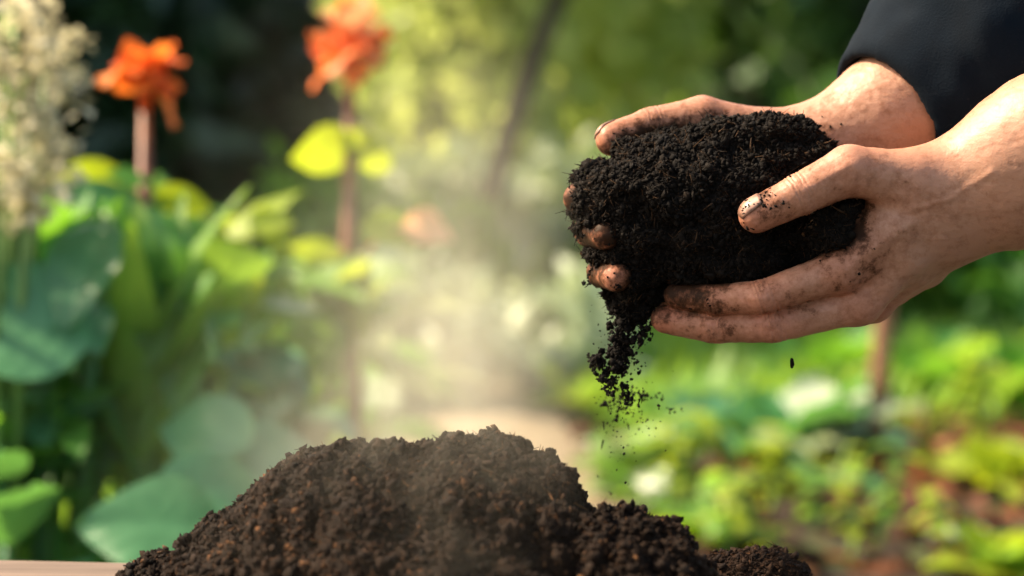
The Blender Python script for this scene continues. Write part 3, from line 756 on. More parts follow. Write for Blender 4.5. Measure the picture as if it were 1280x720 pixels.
def ico():
    t = (1 + 5 ** .5) / 2
    v = np.array([(-1, t, 0), (1, t, 0), (-1, -t, 0), (1, -t, 0), (0, -1, t), (0, 1, t), (0, -1, -t), (0, 1, -t), (t, 0, -1), (t, 0, 1), (-t, 0, -1), (-t, 0, 1)], float)
    v /= np.linalg.norm(v[0])
    f = [(0, 11, 5), (0, 5, 1), (0, 1, 7), (0, 7, 10), (0, 10, 11), (1, 5, 9), (5, 11, 4), (11, 10, 2), (10, 7, 6), (7, 1, 8), (3, 9, 4), (3, 4, 2), (3, 2, 6), (3, 6, 8), (3, 8, 9), (4, 9, 5), (2, 4, 11), (6, 2, 10), (8, 6, 7), (9, 8, 1)]
    return v, f
ICO = ico()
def ico2():
    v, f = ICO; v = list(map(tuple, v)); cache = {}; nf = []
    def mid(a, b):
        k = (min(a, b), max(a, b))
        if k not in cache:
            p = (np.array(v[a]) + np.array(v[b])) / 2; p /= np.linalg.norm(p); v.append(tuple(p)); cache[k] = len(v) - 1
        return cache[k]
    for a, b, c in f:
        x, y, z = mid(a, b), mid(b, c), mid(c, a); nf += [(a, x, z), (b, y, x), (c, z, y), (x, y, z)]
    return np.array(v), nf
ICO2 = ico2()
right_bed()

# ------------------------------------------------------------------ soil: crumbs, fibres
def rand_rot(g, n):
    q = g.normal(size=(n, 4)); q /= np.linalg.norm(q, axis=1, keepdims=True); w_, x, y, z = q.T
    return np.stack([np.stack([1 - 2 * (y * y + z * z), 2 * (x * y - z * w_), 2 * (x * z + y * w_)], 1),
                     np.stack([2 * (x * y + z * w_), 1 - 2 * (x * x + z * z), 2 * (y * z - x * w_)], 1),
                     np.stack([2 * (x * z - y * w_), 2 * (y * z + x * w_), 1 - 2 * (x * x + y * y)], 1)], 1)
def crumbs(g, P, S, tint, tmpl=ICO, jit=.34, stretch=(.28, 1.35)):
    n = len(P); v, f = tmpl; f = np.array(f)
    V = v[None] * (1 + g.normal(0, jit, (n, len(v), 1))) * g.uniform(stretch[0], stretch[1], (n, 1, 3)) * S[:, None, None]
    V = np.einsum('nij,nkj->nki', rand_rot(g, n), V) + P[:, None]
    F = f[None] + (np.arange(n) * len(v))[:, None, None]
    return V.reshape(-1, 3), F.reshape(-1, 3), np.repeat(tint, len(v))
def fibres(g, P, N, L, R, tint, lay=.6, up0=0., up1=.38, flat=1.0):
    """thin bent fibres, triangular section, 3 segments"""
    n = len(P)
    d = g.normal(size=(n, 3)); d -= (d * N).sum(1, keepdims=True) * N * lay; d += N * g.uniform(up0, up1, (n, 1)); d[:, 2] *= flat; d /= np.linalg.norm(d, axis=1, keepdims=True)
    side = np.cross(d, g.normal(size=(n, 3))); side /= np.linalg.norm(side, axis=1, keepdims=True); up = np.cross(d, side)
    V = []; ts = np.array([-.15, .3, .65, 1.0])
    curl = g.normal(0, .28, n)
    for t in ts:
        c = P + d * (L * t)[:, None] + up * (L * curl * t * t)[:, None]
        rr = R * (1 - .6 * max(t, 0))
        for k in range(3):
            a = 2 * math.pi * k / 3; V.append(c + (side * math.cos(a) + up * math.sin(a)) * rr[:, None])
    V = np.stack(V, 1)
    F = []
    for i in range(3):
        for k in range(3):
            a, b = i * 3 + k, i * 3 + (k + 1) % 3; F += [(a, b, b + 3), (a, b + 3, a + 3)]
    F.append((0, 2, 1)); F.append((9, 10, 11)); F = np.array(F)
    return V.reshape(-1, 3), (F[None] + (np.arange(n) * 12)[:, None, None]).reshape(-1, 3), np.repeat(tint, 12)
def sample(g, V, F, n):
    if F.shape[1] == 4: F = np.concatenate([F[:, :3], F[:, [0, 2, 3]]])
    a, b, c = V[F[:, 0]], V[F[:, 1]], V[F[:, 2]]; cr = np.cross(b - a, c - a); ar = np.linalg.norm(cr, axis=1)
    i = g.choice(len(F), n, p=ar / ar.sum()); u = np.sqrt(g.random(n)); v = g.random(n)
    P = a[i] * (1 - u)[:, None] + b[i] * (u * (1 - v))[:, None] + c[i] * (u * v)[:, None]
    return P, cr[i] / (ar[i][:, None] + 1e-12)
def combine(parts):
    V = []; F = []; T = []; o = 0
    for v, f, t in parts:
        if f.shape[1] == 4: f = np.concatenate([f[:, :3], f[:, [0, 2, 3]]])
        V.append(v); F.append(f + o); T.append(t); o += len(v)
    return np.concatenate(V), np.concatenate(F), np.concatenate(T)

def soil_body(name, V, F, N_cr, smin_, smax, N_fib, Lf, Rf, mat, seed, big=0, up1=.3):
    g = np.random.default_rng(seed)
    parts = [(V, F, np.full(len(V), .3) + .15 * fbm(V, 60, 3, seed))]
    P, N = sample(g, V, F, N_cr); S = smin_ + (smax - smin_) * g.random(N_cr) ** 4.5
    parts.append(crumbs(g, P + N * (S * g.uniform(-.1, .7, N_cr))[:, None], S, np.clip(g.normal(.36, .22, N_cr) + .45 * fbm(P, 22, 2, seed + 5), 0, 1)))
    if big:
        P, N = sample(g, V, F, big); S = g.uniform(smax * .8, smax * 1.9, big)
        parts.append(crumbs(g, P + N * (S * .15)[:, None], S, np.clip(g.normal(.35, .12, big), 0, 1), ICO2, .22, (.45, 1.1)))
    P, N = sample(g, V, F, N_fib)
    parts.append(fibres(g, P, N, g.uniform(Lf[0], Lf[1], N_fib) * g.random(N_fib) ** .5, g.uniform(Rf[0], Rf[1], N_fib), np.clip(g.normal(.62, .25, N_fib), 0, 1), .93, -.1, up1))
    nb = N_fib // 90; P, N = sample(g, V, F, nb)                # coarse straw and bark bits
    parts.append(fibres(g, P + N * .0006, N, g.uniform(.004, .011, nb), g.uniform(.0004, .0009, nb), np.clip(g.normal(.85, .15, nb), 0, 1), .95, -.1, .05, .3))
    V, F, T = combine(parts)
    return mesh_obj(name, V, F, M[mat], None, False, {'tint': T})

# ------------------------------------------------------------------ potting table
TZ = 0.45
def table():
    yaw = math.radians(-6.0)
    c = np.array([-.447, 1.12, 0]); t = empty('potting_table', (c[0], c[1], 0), yaw)
    tag(t, 'weathered wooden table carrying the compost heap', 'table')
    for k in range(4):
        m = MB(); m.box((0, -.225 + k * .15, TZ - .015), (1.24, .146, .03), 0, .5, .004); m.build('board', M['wood'], t)
    for sx in (-1, 1):
        for sy in (-1, 1):
            m = MB(); m.box((sx * .55, sy * .235, (TZ - .033) / 2), (.055, .055, TZ - .037), 0, .5, .004); m.build('leg', M['wood'], t)
    for sy in (-1, 1):
        m = MB(); m.box((0, sy * .235, TZ - .078), (1.04, .022, .085), 0, .5, .003); m.build('apron', M['wood'], t)
    return t
table()

def heap():
    d = 1.27; 
    A = [(20, 780), (110, 750), (160, 722), (205, 692), (250, 660), (290, 630), (325, 597), (345, 583), (375, 572), (400, 567), (450, 552), (480, 556), (500, 558), (535, 555), (570, 543), (610, 546), (650, 557), (690, 571), (715, 588), (728, 612), (742, 645), (780, 690), (840, 740), (900, 780)]
    B = [(650, 780), (700, 700), (730, 648), (758, 633), (800, 641), (830, 654), (852, 668), (875, 690), (890, 708), (905, 735), (940, 780)]
    def prof(T, x, d):
        px = np.array([a for a, _ in T], float); X = (px - 640) * K * d
        H = np.array([max(0, 60 + (CAM_H - TZ) / d / K - b - 4) for _, b in T]) * K * d
        return np.interp(x, X, H, 0, 0)
    xs = np.arange(-.31, .17, .0017); ys = np.arange(1.06, 1.375, .0017)
    X, Y = np.meshgrid(xs, ys, indexing='ij')
    Q = np.stack([X, Y, 0 * X], -1).reshape(-1, 3)
    wob = fbm(Q, 11, 3, 3).reshape(X.shape) * .012
    def mound(T, y0, wk):
        H = prof(T, X + wob * .3, y0); W = wk * (H ** .8) + .012
        q = np.abs(Y - y0 + wob) / W
        return H * np.clip(1 - q ** 1.9, 0, 1)
    Z = np.maximum(mound(A, 1.235, .98), mound(B, 1.19, .9))
    n1 = fbm(Q, 26, 4, 21).reshape(X.shape); n2 = fbm(Q, 90, 4, 31, .65).reshape(X.shape)
    on = np.clip(Z / .012, 0, 1)
    n3 = 1 - 2 * np.abs(fbm(Q, 48, 3, 77, .6).reshape(X.shape))
    Z = Z + on * (n1 * .008 + n2 * .0085 - np.clip(n3 - .55, 0, 1) * .022)
    Z = np.where(Z > .0015, Z, -.004) + TZ
    nx, ny = X.shape
    V = np.stack([X, Y, Z], -1).reshape(-1, 3)
    i, j = np.meshgrid(np.arange(nx - 1), np.arange(ny - 1), indexing='ij'); a = (i * ny + j).ravel()
    F = np.stack([a, a + ny, a + ny + 1, a + 1], 1)
    F = F[(V[F][:, :, 2] > TZ - .0035).any(1)]
    used = np.unique(F); rm = np.full(len(V), -1); rm[used] = np.arange(len(used)); V = V[used]; F = rm[F]
    V[:, 2] = np.maximum(V[:, 2], TZ + .0006)
    o = soil_body('compost_heap', V, F, 80000, .0004, .0021, 16000, (.002, .0075), (.00016, .00042), 'soil_pile', 51, 1500, .1)
    tag(o, 'large steaming heap of crumbly dark brown compost on the table', 'compost heap')
heap()

def small_heap():
    c = np.array([(940 - 640) * K * 1.33, 1.335, TZ])
    def f(P):
        return ell(P, c, (.036, .028, .019)) + fbm(P, 40, 4, 3) * .008
    V, F = nets(lambda P: np.maximum(f(P), TZ + .001 - P[:, 2]), c - .08, c + .08, .0025, 0)
    o = soil_body('small_compost_heap', V, F, 4500, .0005, .002, 900, (.003, .010), (.0002, .0004), 'soil_red', 61, 60)
    tag(o, 'small low mound of reddish brown compost right of the large heap', 'compost heap')
small_heap()

# ------------------------------------------------------------------ soil held in the hands
def handful_sdf(P):
    d = None
    for px, py, dz, rx, ry, rz in [(885, 252, 37, 68, 36, 38), (790, 268, 42, 31, 32, 34), (790, 335, 44, 17, 31, 22), (1000, 208, 42, 24, 17, 26), (905, 310, 36, 55, 22, 33), (1012, 275, 30, 21, 25, 24), (1046, 282, 10, 19, 24, 20), (850, 190, 50, 34, 14, 26), (940, 178, 44, 38, 13, 24), (745, 240, 46, 14, 18, 20)]:
        e = ell(P, Pm(px, py, dz), (rx / 1000, rz / 1000, ry / 1000))
        d = e if d is None else smin(d, e, .010)
    return d
def handful_f(P):
    r = 1 - 2 * np.abs(fbm(P, 62, 3, 45, .55))
    return handful_sdf(P) + fbm(P, 85, 4, 41, .65) * .0065 + fbm(P, 34, 2, 43) * .005 + np.clip(r - .55, 0, 1) * .012 - .001

# ------------------------------------------------------------------ the person
def chain(P, J, k=.0025):
    d = None
    for (a, ra), (b, rb) in zip(J[:-1], J[1:]):
        e = cone(P, a, b, ra, rb); d = e if d is None else smin(d, e, k)
    return d
def J(*pts): return [(Pm(px, py, dz), r / 1000) for px, py, dz, r in pts]

NEAR = dict(
    index=J((1050, 338, 0, 11.5), (955, 371, 2, 9.4), (895, 375, 14, 8.4), (846, 370, 26, 7.3)),
    middle=J((1074, 378, 12, 11.8), (968, 405, 12, 9.9), (893, 409, 22, 8.9), (831, 399, 32, 7.8)),
    ring=J((1090, 376, 34, 11.0), (990, 402, 42, 9.3), (920, 398, 56, 8.3), (874, 386, 66, 7.3)),
    little=J((1108, 362, 54, 10.0), (1040, 384, 66, 8.2), (990, 380, 78, 7.4), (952, 368, 86, 6.6)),
    thumb=J((1140, 226, -4, 16), (1062, 213, -13, 13.6), (1000, 243, -14, 11.2), (946, 269, -11, 9.8)))
NEAR_META = [J((1178, 232, 4, 17), (1120, 285, -2, 13), (1050, 338, 0, 11.8)), J((1183, 255, 6, 17), (1130, 318, 4, 13), (1074, 378, 12, 12)),
             J((1188, 275, 14, 16), (1140, 330, 20, 13), (1090, 376, 34, 11.5)), J((1190, 292, 22, 15), (1155, 330, 36, 13), (1108, 362, 54, 10.5)),
             J((1140, 226, -4, 16), (1185, 222, 4, 16))]
FAR = dict(
    index=J((880, 225, 108, 11.5), (782, 226, 96, 9.4), (732, 238, 66, 8.8), (723, 248, 38, 8.7)),
    middle=J((885, 268, 106, 11.8), (774, 284, 82, 9.6), (738, 289, 50, 9.0), (757, 294, 21, 8.6)),
    ring=J((900, 308, 102, 11.0), (792, 330, 80, 9.2), (753, 340, 50, 8.6), (771, 347, 22, 8.2)),
    little=J((920, 342, 96, 10.0), (842, 368, 84, 8.2), (812, 368, 66, 7.4), (806, 362, 52, 6.6)),
    thumb=J((962, 176, 86, 17), (878, 150, 80, 13.8), (815, 158, 74, 11.0), (765, 174, 66, 9.6)))
FAR_META = [J((1035, 180, 90, 17), (960, 195, 104, 13), (880, 225, 108, 11.8)), J((1040, 195, 92, 17), (965, 230, 108, 13), (885, 268, 106, 12)),
            J((1045, 210, 92, 16), (975, 260, 106, 13), (900, 308, 102, 11.5)), J((1048, 225, 90, 15), (985, 285, 100, 13), (920, 342, 96, 10.5)),
            J((962, 176, 86, 17), (1035, 182, 88, 17))]
ELB_N = Pm(1665, 30, -70); ELB_F = Pm(1440, -75, 95)
SH_F = np.array([.57, 1.50, 1.03]); SH_N = np.array([.60, 1.12, 1.02])

def near_arm(P):
    palm = None
    for m in NEAR_META:
        e = chain(P, m, .004); palm = e if palm is None else smin(palm, e, .009)
    palm = smin(palm, cone(P, Pm(1128, 262, 6), Pm(1068, 292, 10), .015, .012), .012)         # web of the thumb
    palm = smin(palm, cone(P, Pm(1170, 285, 30), Pm(1120, 335, 44), .016, .012), .012)        # heel of the hand
    fing = None
    for n_, c in NEAR.items():
        if n_ == 'thumb': continue
        e = chain(P, c); fing = e if fing is None else smin(fing, e, .0012)
    d = smin(palm, fing, .006)
    d = smin(d, chain(P, NEAR['thumb'], .003), .008)
    # wrist and forearm: two bones side by side
    arm = smin(cone(P, Pm(1186, 236, 6), Pm(1300, 165, -8), .0215, .029), cone(P, Pm(1192, 278, 14), Pm(1300, 238, 8), .0195, .029), .022)
    arm = smin(arm, cone(P, Pm(1290, 205, 0), ELB_N, .032, .047), .03)
    arm = smin(arm, cone(P, ELB_N, SH_N, .046, .052), .01)
    return smin(d, arm, .016)
def far_arm(P):
    palm = None
    for m in FAR_META:
        e = chain(P, m, .004); palm = e if palm is None else smin(palm, e, .010)
    fing = None
    for n_, c in FAR.items():
        if n_ == 'thumb': continue
        e = chain(P, c); fing = e if fing is None else smin(fing, e, .0012)
    d = smin(palm, fing, .006)
    d = smin(d, chain(P, FAR['thumb'], .003), .009)
    arm = smin(cone(P, Pm(1028, 172, 86), Pm(1130, 124, 86), .0210, .0245), cone(P, Pm(1042, 200, 92), Pm(1140, 150, 96), .0195, .028), .022)
    arm = smin(arm, cone(P, Pm(1125, 136, 90), ELB_F, .0295, .047), .03)
    arm = smin(arm, cone(P, ELB_F, SH_F, .046, .052), .01)
    return smin(d, arm, .016)

def crease(V, N, a, b, s_list, depth, sig=.0006, seed=1, side=None):
    """transverse skin folds across a bone a->b at parameters s (metres from b)"""
    ba = b - a; L = np.linalg.norm(ba); u = ba / L
    q = V - b; s = q @ u; rad = np.linalg.norm(q - s[:, None] * u, axis=1)
    near = (rad < .02) & (np.abs(s) < .02)
    out = np.zeros(len(V)); wv = fbm(V, 220, 2, seed) * .0009
    for k, s0 in enumerate(s_list):
        out -= np.exp(-((s + wv - s0) / sig) ** 2) * depth * (.7 + .3 * math.sin(k * 2.1))
    m = near.astype(float)
    if side is not None: m *= np.clip((N @ side) * 1.6, 0, 1)
    return out * m
def vein(V, pts, w_=.0016, h_=.0007):
    d = np.full(len(V), 1.0)
    for a, b in zip(pts[:-1], pts[1:]): d = np.minimum(d, cone(V, a, b, 0, 0))
    return np.exp(-(d / w_) ** 2) * h_

def finish_skin(V, F, H, near=True):
    V, F, N = subdivide(V, F, near_arm if near else far_arm)
    toC = -FWD
    disp = fbm(V, 90, 3, 5) * .0005 - np.abs(fbm(V * np.array([1, 1, 1.6]), 150, 3, 6)) * .0003
    red = np.zeros(len(V))
    for n_, c in H.items():
        pj = [p for p, _ in c]
        ks = [2, 1] if n_ != 'thumb' else [2]
        for k in ks:
            disp += crease(V, N, pj[k - 1], pj[k], [-.0045, -.0024, -.0008, .001, .0028, .005] if k == ks[-1] else [-.0015, .0005, .0022], .00062, .00055, k)
        for k in (0, 1, 2, 3):
            red += np.exp(-(np.linalg.norm(V - pj[k], axis=1) / (.016 if k in (0, 1) else .012)) ** 2) * (.5 if k < 3 else .8)
    if near:
        disp += vein(V, [Pm(1180, 300, -12), Pm(1140, 300, -16), Pm(1108, 322, -14), Pm(1075, 345, -12)])
        disp += vein(V, [Pm(1240, 215, -30), Pm(1185, 250, -20), Pm(1140, 262, -18)], .002, .0006)
        # extensor tendons
        disp += vein(V, [Pm(1170, 225, -16), Pm(1110, 215, -18), Pm(1062, 205, -28), Pm(1010, 235, -26)], .0026, .0007)
        disp += vein(V, [Pm(1160, 265, -14), Pm(1100, 305, -14), Pm(1055, 338, -12)], .0028, .0008)
        # fold between thumb and hand
        disp -= vein(V, [Pm(1082, 252, -8), Pm(1100, 244, -14), Pm(1118, 240, -16)], .0012, .0008)
    V = V + N * disp[:, None]
    sd_ = np.abs(handful_sdf(V)); base = np.exp(-(np.maximum(sd_ - .001, 0) / .0075) ** 1.0)
    wide = np.exp(-np.maximum(sd_, 0) / .03)
    px_l = np.clip((Pm(1110, 300)[0] - V[:, 0]) / .12, 0, 1)            # more dirt towards the finger tips
    low = np.clip((Pm(900, 330)[2] - V[:, 2]) / .02, 0, 1)
    dirt = .74 * base + .12 * wide + .26 * px_l * low
    if near: dirt = dirt + .55 * np.exp(-(np.linalg.norm(V - Pm(957, 260, -16), axis=1) / .010) ** 2) 
    return V, F, np.clip(dirt, 0, 1), np.clip(red, 0, 1)

def nail(parent, tip, prev, r, up, f, size=.0125):
    """a curved nail plate laid on the surface of the finger tip"""
    u = (tip - prev); u /= np.linalg.norm(u); up = up - (up @ u) * u; up /= np.linalg.norm(up); s = np.cross(u, up)
    n = 9; G = []
    for i in range(n):
        for j in range(n):
            a = (i / (n - 1) * 2 - 1); b = (j / (n - 1) * 2 - 1)
            a2, b2 = a * math.sqrt(1 - b * b * .35), b * math.sqrt(1 - a * a * .35)
            G.append(tip + u * (.0012 + a2 * size * .52) + up * (r * 1.25) + s * (b2 * size * .42))
    G = np.array(G)
    for _ in range(14):
        d = f(G); G = G - up * np.clip(d - .0004, -.002, .002)[:, None] * .8
    F = [(i * n + j, i * n + j + 1, (i + 1) * n + j + 1, (i + 1) * n + j) for i in range(n - 1) for j in range(n - 1)]
    o = mesh_obj('fingernail', G, F, M['nail'], parent)
    md = o.modifiers.new('thick', 'SOLIDIFY'); md.thickness = .0006; md.offset = 0
    return o

HEAD = np.array([.52, 1.31, 1.27])
def head_sdf(P):
    fx = np.array([-.80, 0, -.60]); upv = np.array([-.60, 0, .80]); sd_ = np.array([0, 1.0, 0])
    R = np.stack([fx, sd_, upv], 1); q = lambda a, b, c: HEAD + fx * a + sd_ * b + upv * c
    d = ell(P, q(-.012, 0, .02), (.098, .076, .098), R)
    d = smin(d, ell(P, q(.03, 0, -.045), (.062, .055, .07), R), .03)
    d = smin(d, ell(P, q(.072, 0, -.095), (.022, .026, .018), R), .02)
    d = smin(d, cone(P, q(.088, 0, -.005), q(.112, 0, -.042), .008, .013), .010)
    d = smin(d, cone(P, q(.086, -.035, .012), q(.086, .035, .012), .010, .010), .012)
    for s in (-1, 1):
        d = smin(d, ell(P, q(-.01, s * .078, -.02), (.020, .008, .032), R), .006)
        d = np.maximum(d, -(np.linalg.norm(P - q(.094, s * .032, -.003), axis=1) - .013))
        d = smin(d, cone(P, q(.088, 0, -.066), q(.082, s * .022, -.066), .007, .005), .005)
    d = smin(d, cone(P, q(-.03, 0, -.05), np.array([.60, 1.31, 1.07]), .055, .060), .025)
    return d
def torso(P):
    hip = np.array([.74, 1.31, .50]); ch = np.array([.64, 1.31, .93])
    d = smin(ell(P, ch, (.125, .17, .19)), ell(P, hip + np.array([0, 0, .08]), (.12, .155, .17)), .06)
    d = smin(d, cone(P, hip + np.array([0, 0, .1]), ch, .11, .13), .05)
    d = smin(d, cone(P, np.array([.61, 1.16, 1.04]), np.array([.60, 1.46, 1.05]), .058, .058), .05)
    return d
def shirt_sdf(P):
    d = torso(P) - .012
    fold = fbm(P * np.array([1, 1, .6]), 22, 3, 71) * .006 + fbm(P, 60, 2, 73) * .0015
    # far sleeve, bunched up above the bare forearm
    s = cone(P, Pm(1084, 156, 90), Pm(1255, 44, 92), .0375, .080)
    s = smin(s, cone(P, Pm(1262, 38, 92), ELB_F, .074, .066), .02)
    s = smin(s, cone(P, ELB_F, SH_F, .064, .082), .03)
    ax = Pm(1100, 143, 88) - Pm(1262, 38, 92); ax /= np.linalg.norm(ax)
    nrm = ax * .9 + FWD * (-.35); nrm /= np.linalg.norm(nrm)
    along = (P - Pm(1107, 150, 88)) @ ax
    ring = np.exp(-((along + .012) / .0035) ** 2) * -.0010 + np.exp(-((along + .045 + fbm(P, 18, 2, 3) * .012) / .006) ** 2) * .0035 + np.exp(-((along + .078 + fbm(P, 14, 2, 8) * .02) / .008) ** 2) * .0045
    s = s + ring * (along > -.2)
    s = smax(s + fold * np.clip(-along / .03, 0, 1), (P - Pm(1104, 152, 88)) @ nrm, .003)
    # near sleeve, wholly above the elbow side of the frame
    n_ = cone(P, Pm(1430, 130, -35), ELB_N, .046, .062); n_ = smin(n_, cone(P, ELB_N, SH_N, .062, .082), .03)
    ax2 = Pm(1430, 130, -35) - ELB_N; ax2 /= np.linalg.norm(ax2)
    n_ = np.maximum(n_ + fold, (P - Pm(1440, 126, -36)) @ ax2)
    d = smin(smin(d + fold, s, .02), n_, .02)
    d = np.maximum(d, P[:, 2] * -1 + .50)
    d = np.maximum(d, -(np.linalg.norm(P - np.array([.585, 1.31, 1.13]), axis=1) - .062))
    return d
def trousers_sdf(P):
    hip = np.array([.74, 1.31, .50]); d = ell(P, hip + np.array([0, 0, .0]), (.13, .17, .12))
    for s in (-1, 1):
        h = hip + np.array([0, s * .09, -.02]); k = np.array([.58, 1.31 + s * .14, .085]); a = np.array([.98, 1.31 + s * .13, .075])
        d = smin(d, cone(P, h, k, .092, .072), .03); d = smin(d, cone(P, k, a, .070, .052), .015)
    return d + fbm(P, 18, 3, 91) * .005

def person():
    root = empty('person', (.74, 1.31, 0.0))
    tag(root, 'person in a navy long-sleeved top cupping dark soil in both dirty hands', 'person')
    inv = lambda V: V - np.array([.74, 1.31, 0.0])
    lo = np.array([Pm(800, 0, 0)[0] - .01, 1.17, .58]); hi = np.array([.66, 1.46, 1.10])
    V1, F1 = nets(near_arm, [Pm(790, 0, 0)[0], 1.02, .57], [.50, 1.46, 1.10], .0015)
    A1 = finish_skin(V1, F1, NEAR, True)
    V2, F2 = nets(far_arm, [Pm(690, 0, 100)[0], 1.25, .55], [.46, 1.58, 1.12], .0015)
    A2 = finish_skin(V2, F2, FAR, False)
    V3, F3 = nets(head_sdf, HEAD - np.array([.14, .14, .26]), HEAD + np.array([.22, .14, .16]), .003)
    A3 = (V3, F3, np.zeros(len(V3)), np.full(len(V3), .05))
    Vs, Fs, ds, rs = [], [], [], []; o = 0
    for V, F, d, r in (A1, A2, A3):
        Vs.append(V); Fs.append(F + o); ds.append(d); rs.append(r); o += len(V)
    body = mesh_obj('body', inv(np.concatenate(Vs)), np.concatenate(Fs), M['skin'], root, True, {'dirt': np.concatenate(ds), 'red': np.concatenate(rs)})
    def put_nail(H, key, upv, f, size):
        c = H[key]; n = nail(body, c[3][0], c[2][0], c[3][1], np.asarray(upv, float), f, size)
        co = np.empty(len(n.data.vertices) * 3, dtype=np.float32); n.data.vertices.foreach_get('co', co)
        n.data.vertices.foreach_set('co', inv(co.reshape(-1, 3)).astype(np.float32).ravel())
    put_nail(NEAR, 'thumb', -FWD * .55 + UP * .8 - RIGHT * .1, near_arm, .0145)
    put_nail(FAR, 'thumb', UP * .9 + FWD * .4, far_arm, .0145)
    arms = lambda P: np.minimum(near_arm(P), far_arm(P)) - .0012
    V, F = nets(lambda P: smax(shirt_sdf(P), -arms(P), .0025), [.18, .98, .48], [.92, 1.66, 1.20], .0032, 1)
    V = relax(V, F, 4)
    mesh_obj('shirt', inv(V), F, M['navy'], root)
    V, F = nets(trousers_sdf, [.45, 1.02, -.01], [1.10, 1.60, .66], .010, 1)
    mesh_obj('trousers', inv(V), F, M['denim'], root)
    def boots(P):
        d = None
        for s in (-1, 1):
            a = np.array([1.00, 1.31 + s * .13, .075]); e = smin(cone(P, a, a + np.array([.07, 0, .0]), .055, .05), cone(P, a + np.array([.05, 0, .03]), a + np.array([.12, 0, -.03]), .045, .035), .02)
            d = e if d is None else np.minimum(d, e)
        return d
    V, F = nets(boots, [.90, 1.08, -.02], [1.22, 1.54, .20], .008, 1)
    mesh_obj('boots', inv(V), F, M['boot'], root)
    def hair(P):
        fx = np.array([-.80, 0, -.60]); upv = np.array([-.60, 0, .80]); R = np.stack([fx, np.array([0, 1.0, 0]), upv], 1)
        d = ell(P, HEAD - fx * .022 + upv * .030, (.105, .088, .100), R) + fbm(P, 40, 3, 5) * .006
        d = np.maximum(d, (P - (HEAD + fx * .055 + upv * .02)) @ (fx * .8 - upv * .5))
        return np.maximum(d, (HEAD - upv * .06 - P) @ upv)
    V, F = nets(hair, HEAD - .17, HEAD + .17, .004, 0)
    mesh_obj('hair', inv(V), F, M['hair'], root)
    fx = np.array([-.80, 0, -.60]); upv = np.array([-.60, 0, .80])
    for s in (-1, 1):
        c = HEAD + fx * .082 + np.array([0, s * .032, 0]) + upv * -.003
        e = mesh_obj('eye', inv(ICO2[0] * .0125 + c), np.array(ICO2[1]), M['eye'], body)
        mesh_obj('iris', inv(ICO2[0] * np.array([.0055, .0055, .0055]) + c + fx * .0085), np.array(ICO2[1]), M['iris'], body)
    return near_arm, far_arm
person()

def handful():
    arms = lambda P: np.minimum(near_arm(P), far_arm(P))
    f = lambda P: np.maximum(handful_f(P), -arms(P) + .0002)
    V, F = nets(f, Pm(690, 470, -30) * [1, 0, 1] + [0, 1.24, 0], Pm(1090, 110, 110) * [1, 0, 1] + [0, 1.46, 0], .0022, 0)
    g = np.random.default_rng(5)
    parts = [(V, F, np.full(len(V), .25))]
    def keep(P, lim=.0): return arms(P) > lim
    n = 46000; P, N = sample(g, V, F, n); S = .0004 + .0015 * g.random(n) ** 3.5; P = P + N * (S * g.uniform(-.1, .9, n))[:, None]; k = keep(P, -.0004)
    parts.append(crumbs(g, P[k], S[k], np.clip(g.normal(.3, .17, k.sum()), 0, 1)))
    n = 160; P, N = sample(g, V, F, n); S = g.uniform(.0018, .0034, n); k = keep(P, .002)
    parts.append(crumbs(g, P[k], S[k], np.clip(g.normal(.3, .1, k.sum()), 0, 1), ICO2, .22, (.45, 1.1)))
    n = 14000; P, N = sample(g, V, F, n); k = keep(P, .0005)
    parts.append(fibres(g, P[k], N[k], (g.uniform(.003, .010, n) * g.random(n) ** .5)[k], g.uniform(.00015, .00042, n)[k], np.clip(g.normal(.62, .3, n), 0, 1)[k], .9, -.1, .16))
    n = 110; P, N = sample(g, V, F, n); k = keep(P, .003)
    parts.append(fibres(g, P[k] + N[k] * .0006, N[k], g.uniform(.004, .011, n)[k], g.uniform(.0004, .0008, n)[k], np.clip(g.normal(.85, .15, n), 0, 1)[k], .95, -.1, .12))
    # crumbs sticking to the skin near the soil
    ln = 9000; c = g.uniform(0, 1, (ln, 3))
    lo, hi = Pm(730, 440, 0), Pm(1110, 120, 0); P = np.stack([lo[0] + (hi[0] - lo[0]) * c[:, 0], 1.25 + .2 * c[:, 1], lo[2] + (hi[2] - lo[2]) * c[:, 2]], 1)
    for _ in range(4):
        d = arms(P); G = np.stack([arms(P + np.eye(3)[i] * .0006) - d for i in range(3)], 1) / .0006; P = P - G * d[:, None] * .9
    dd = np.abs(handful_sdf(P)); clump = fbm(P, 120, 2, 17)
    k = (g.random(ln) < np.exp(-dd / .0035)) & (clump > -.05) & (np.abs(arms(P)) < .001)
    thumbdir = np.linalg.norm(P - Pm(952, 262, -20), axis=1)
    k2 = (g.random(ln) < np.exp(-(thumbdir / .010) ** 2)) & (clump > .12) & (np.abs(arms(P)) < .001)
    k = k | k2
    parts.append(crumbs(g, P[k], g.uniform(.0003, .0012, k.sum()), np.clip(g.normal(.25, .15, k.sum()), 0, 1)))
    V, F, T = combine(parts)
    o = mesh_obj('soil_handful', V, F, M['soil_dark'], None, False, {'tint': T})
    tag(o, 'heaped handful of moist black fibrous soil held in the cupped hands', 'soil')
handful()

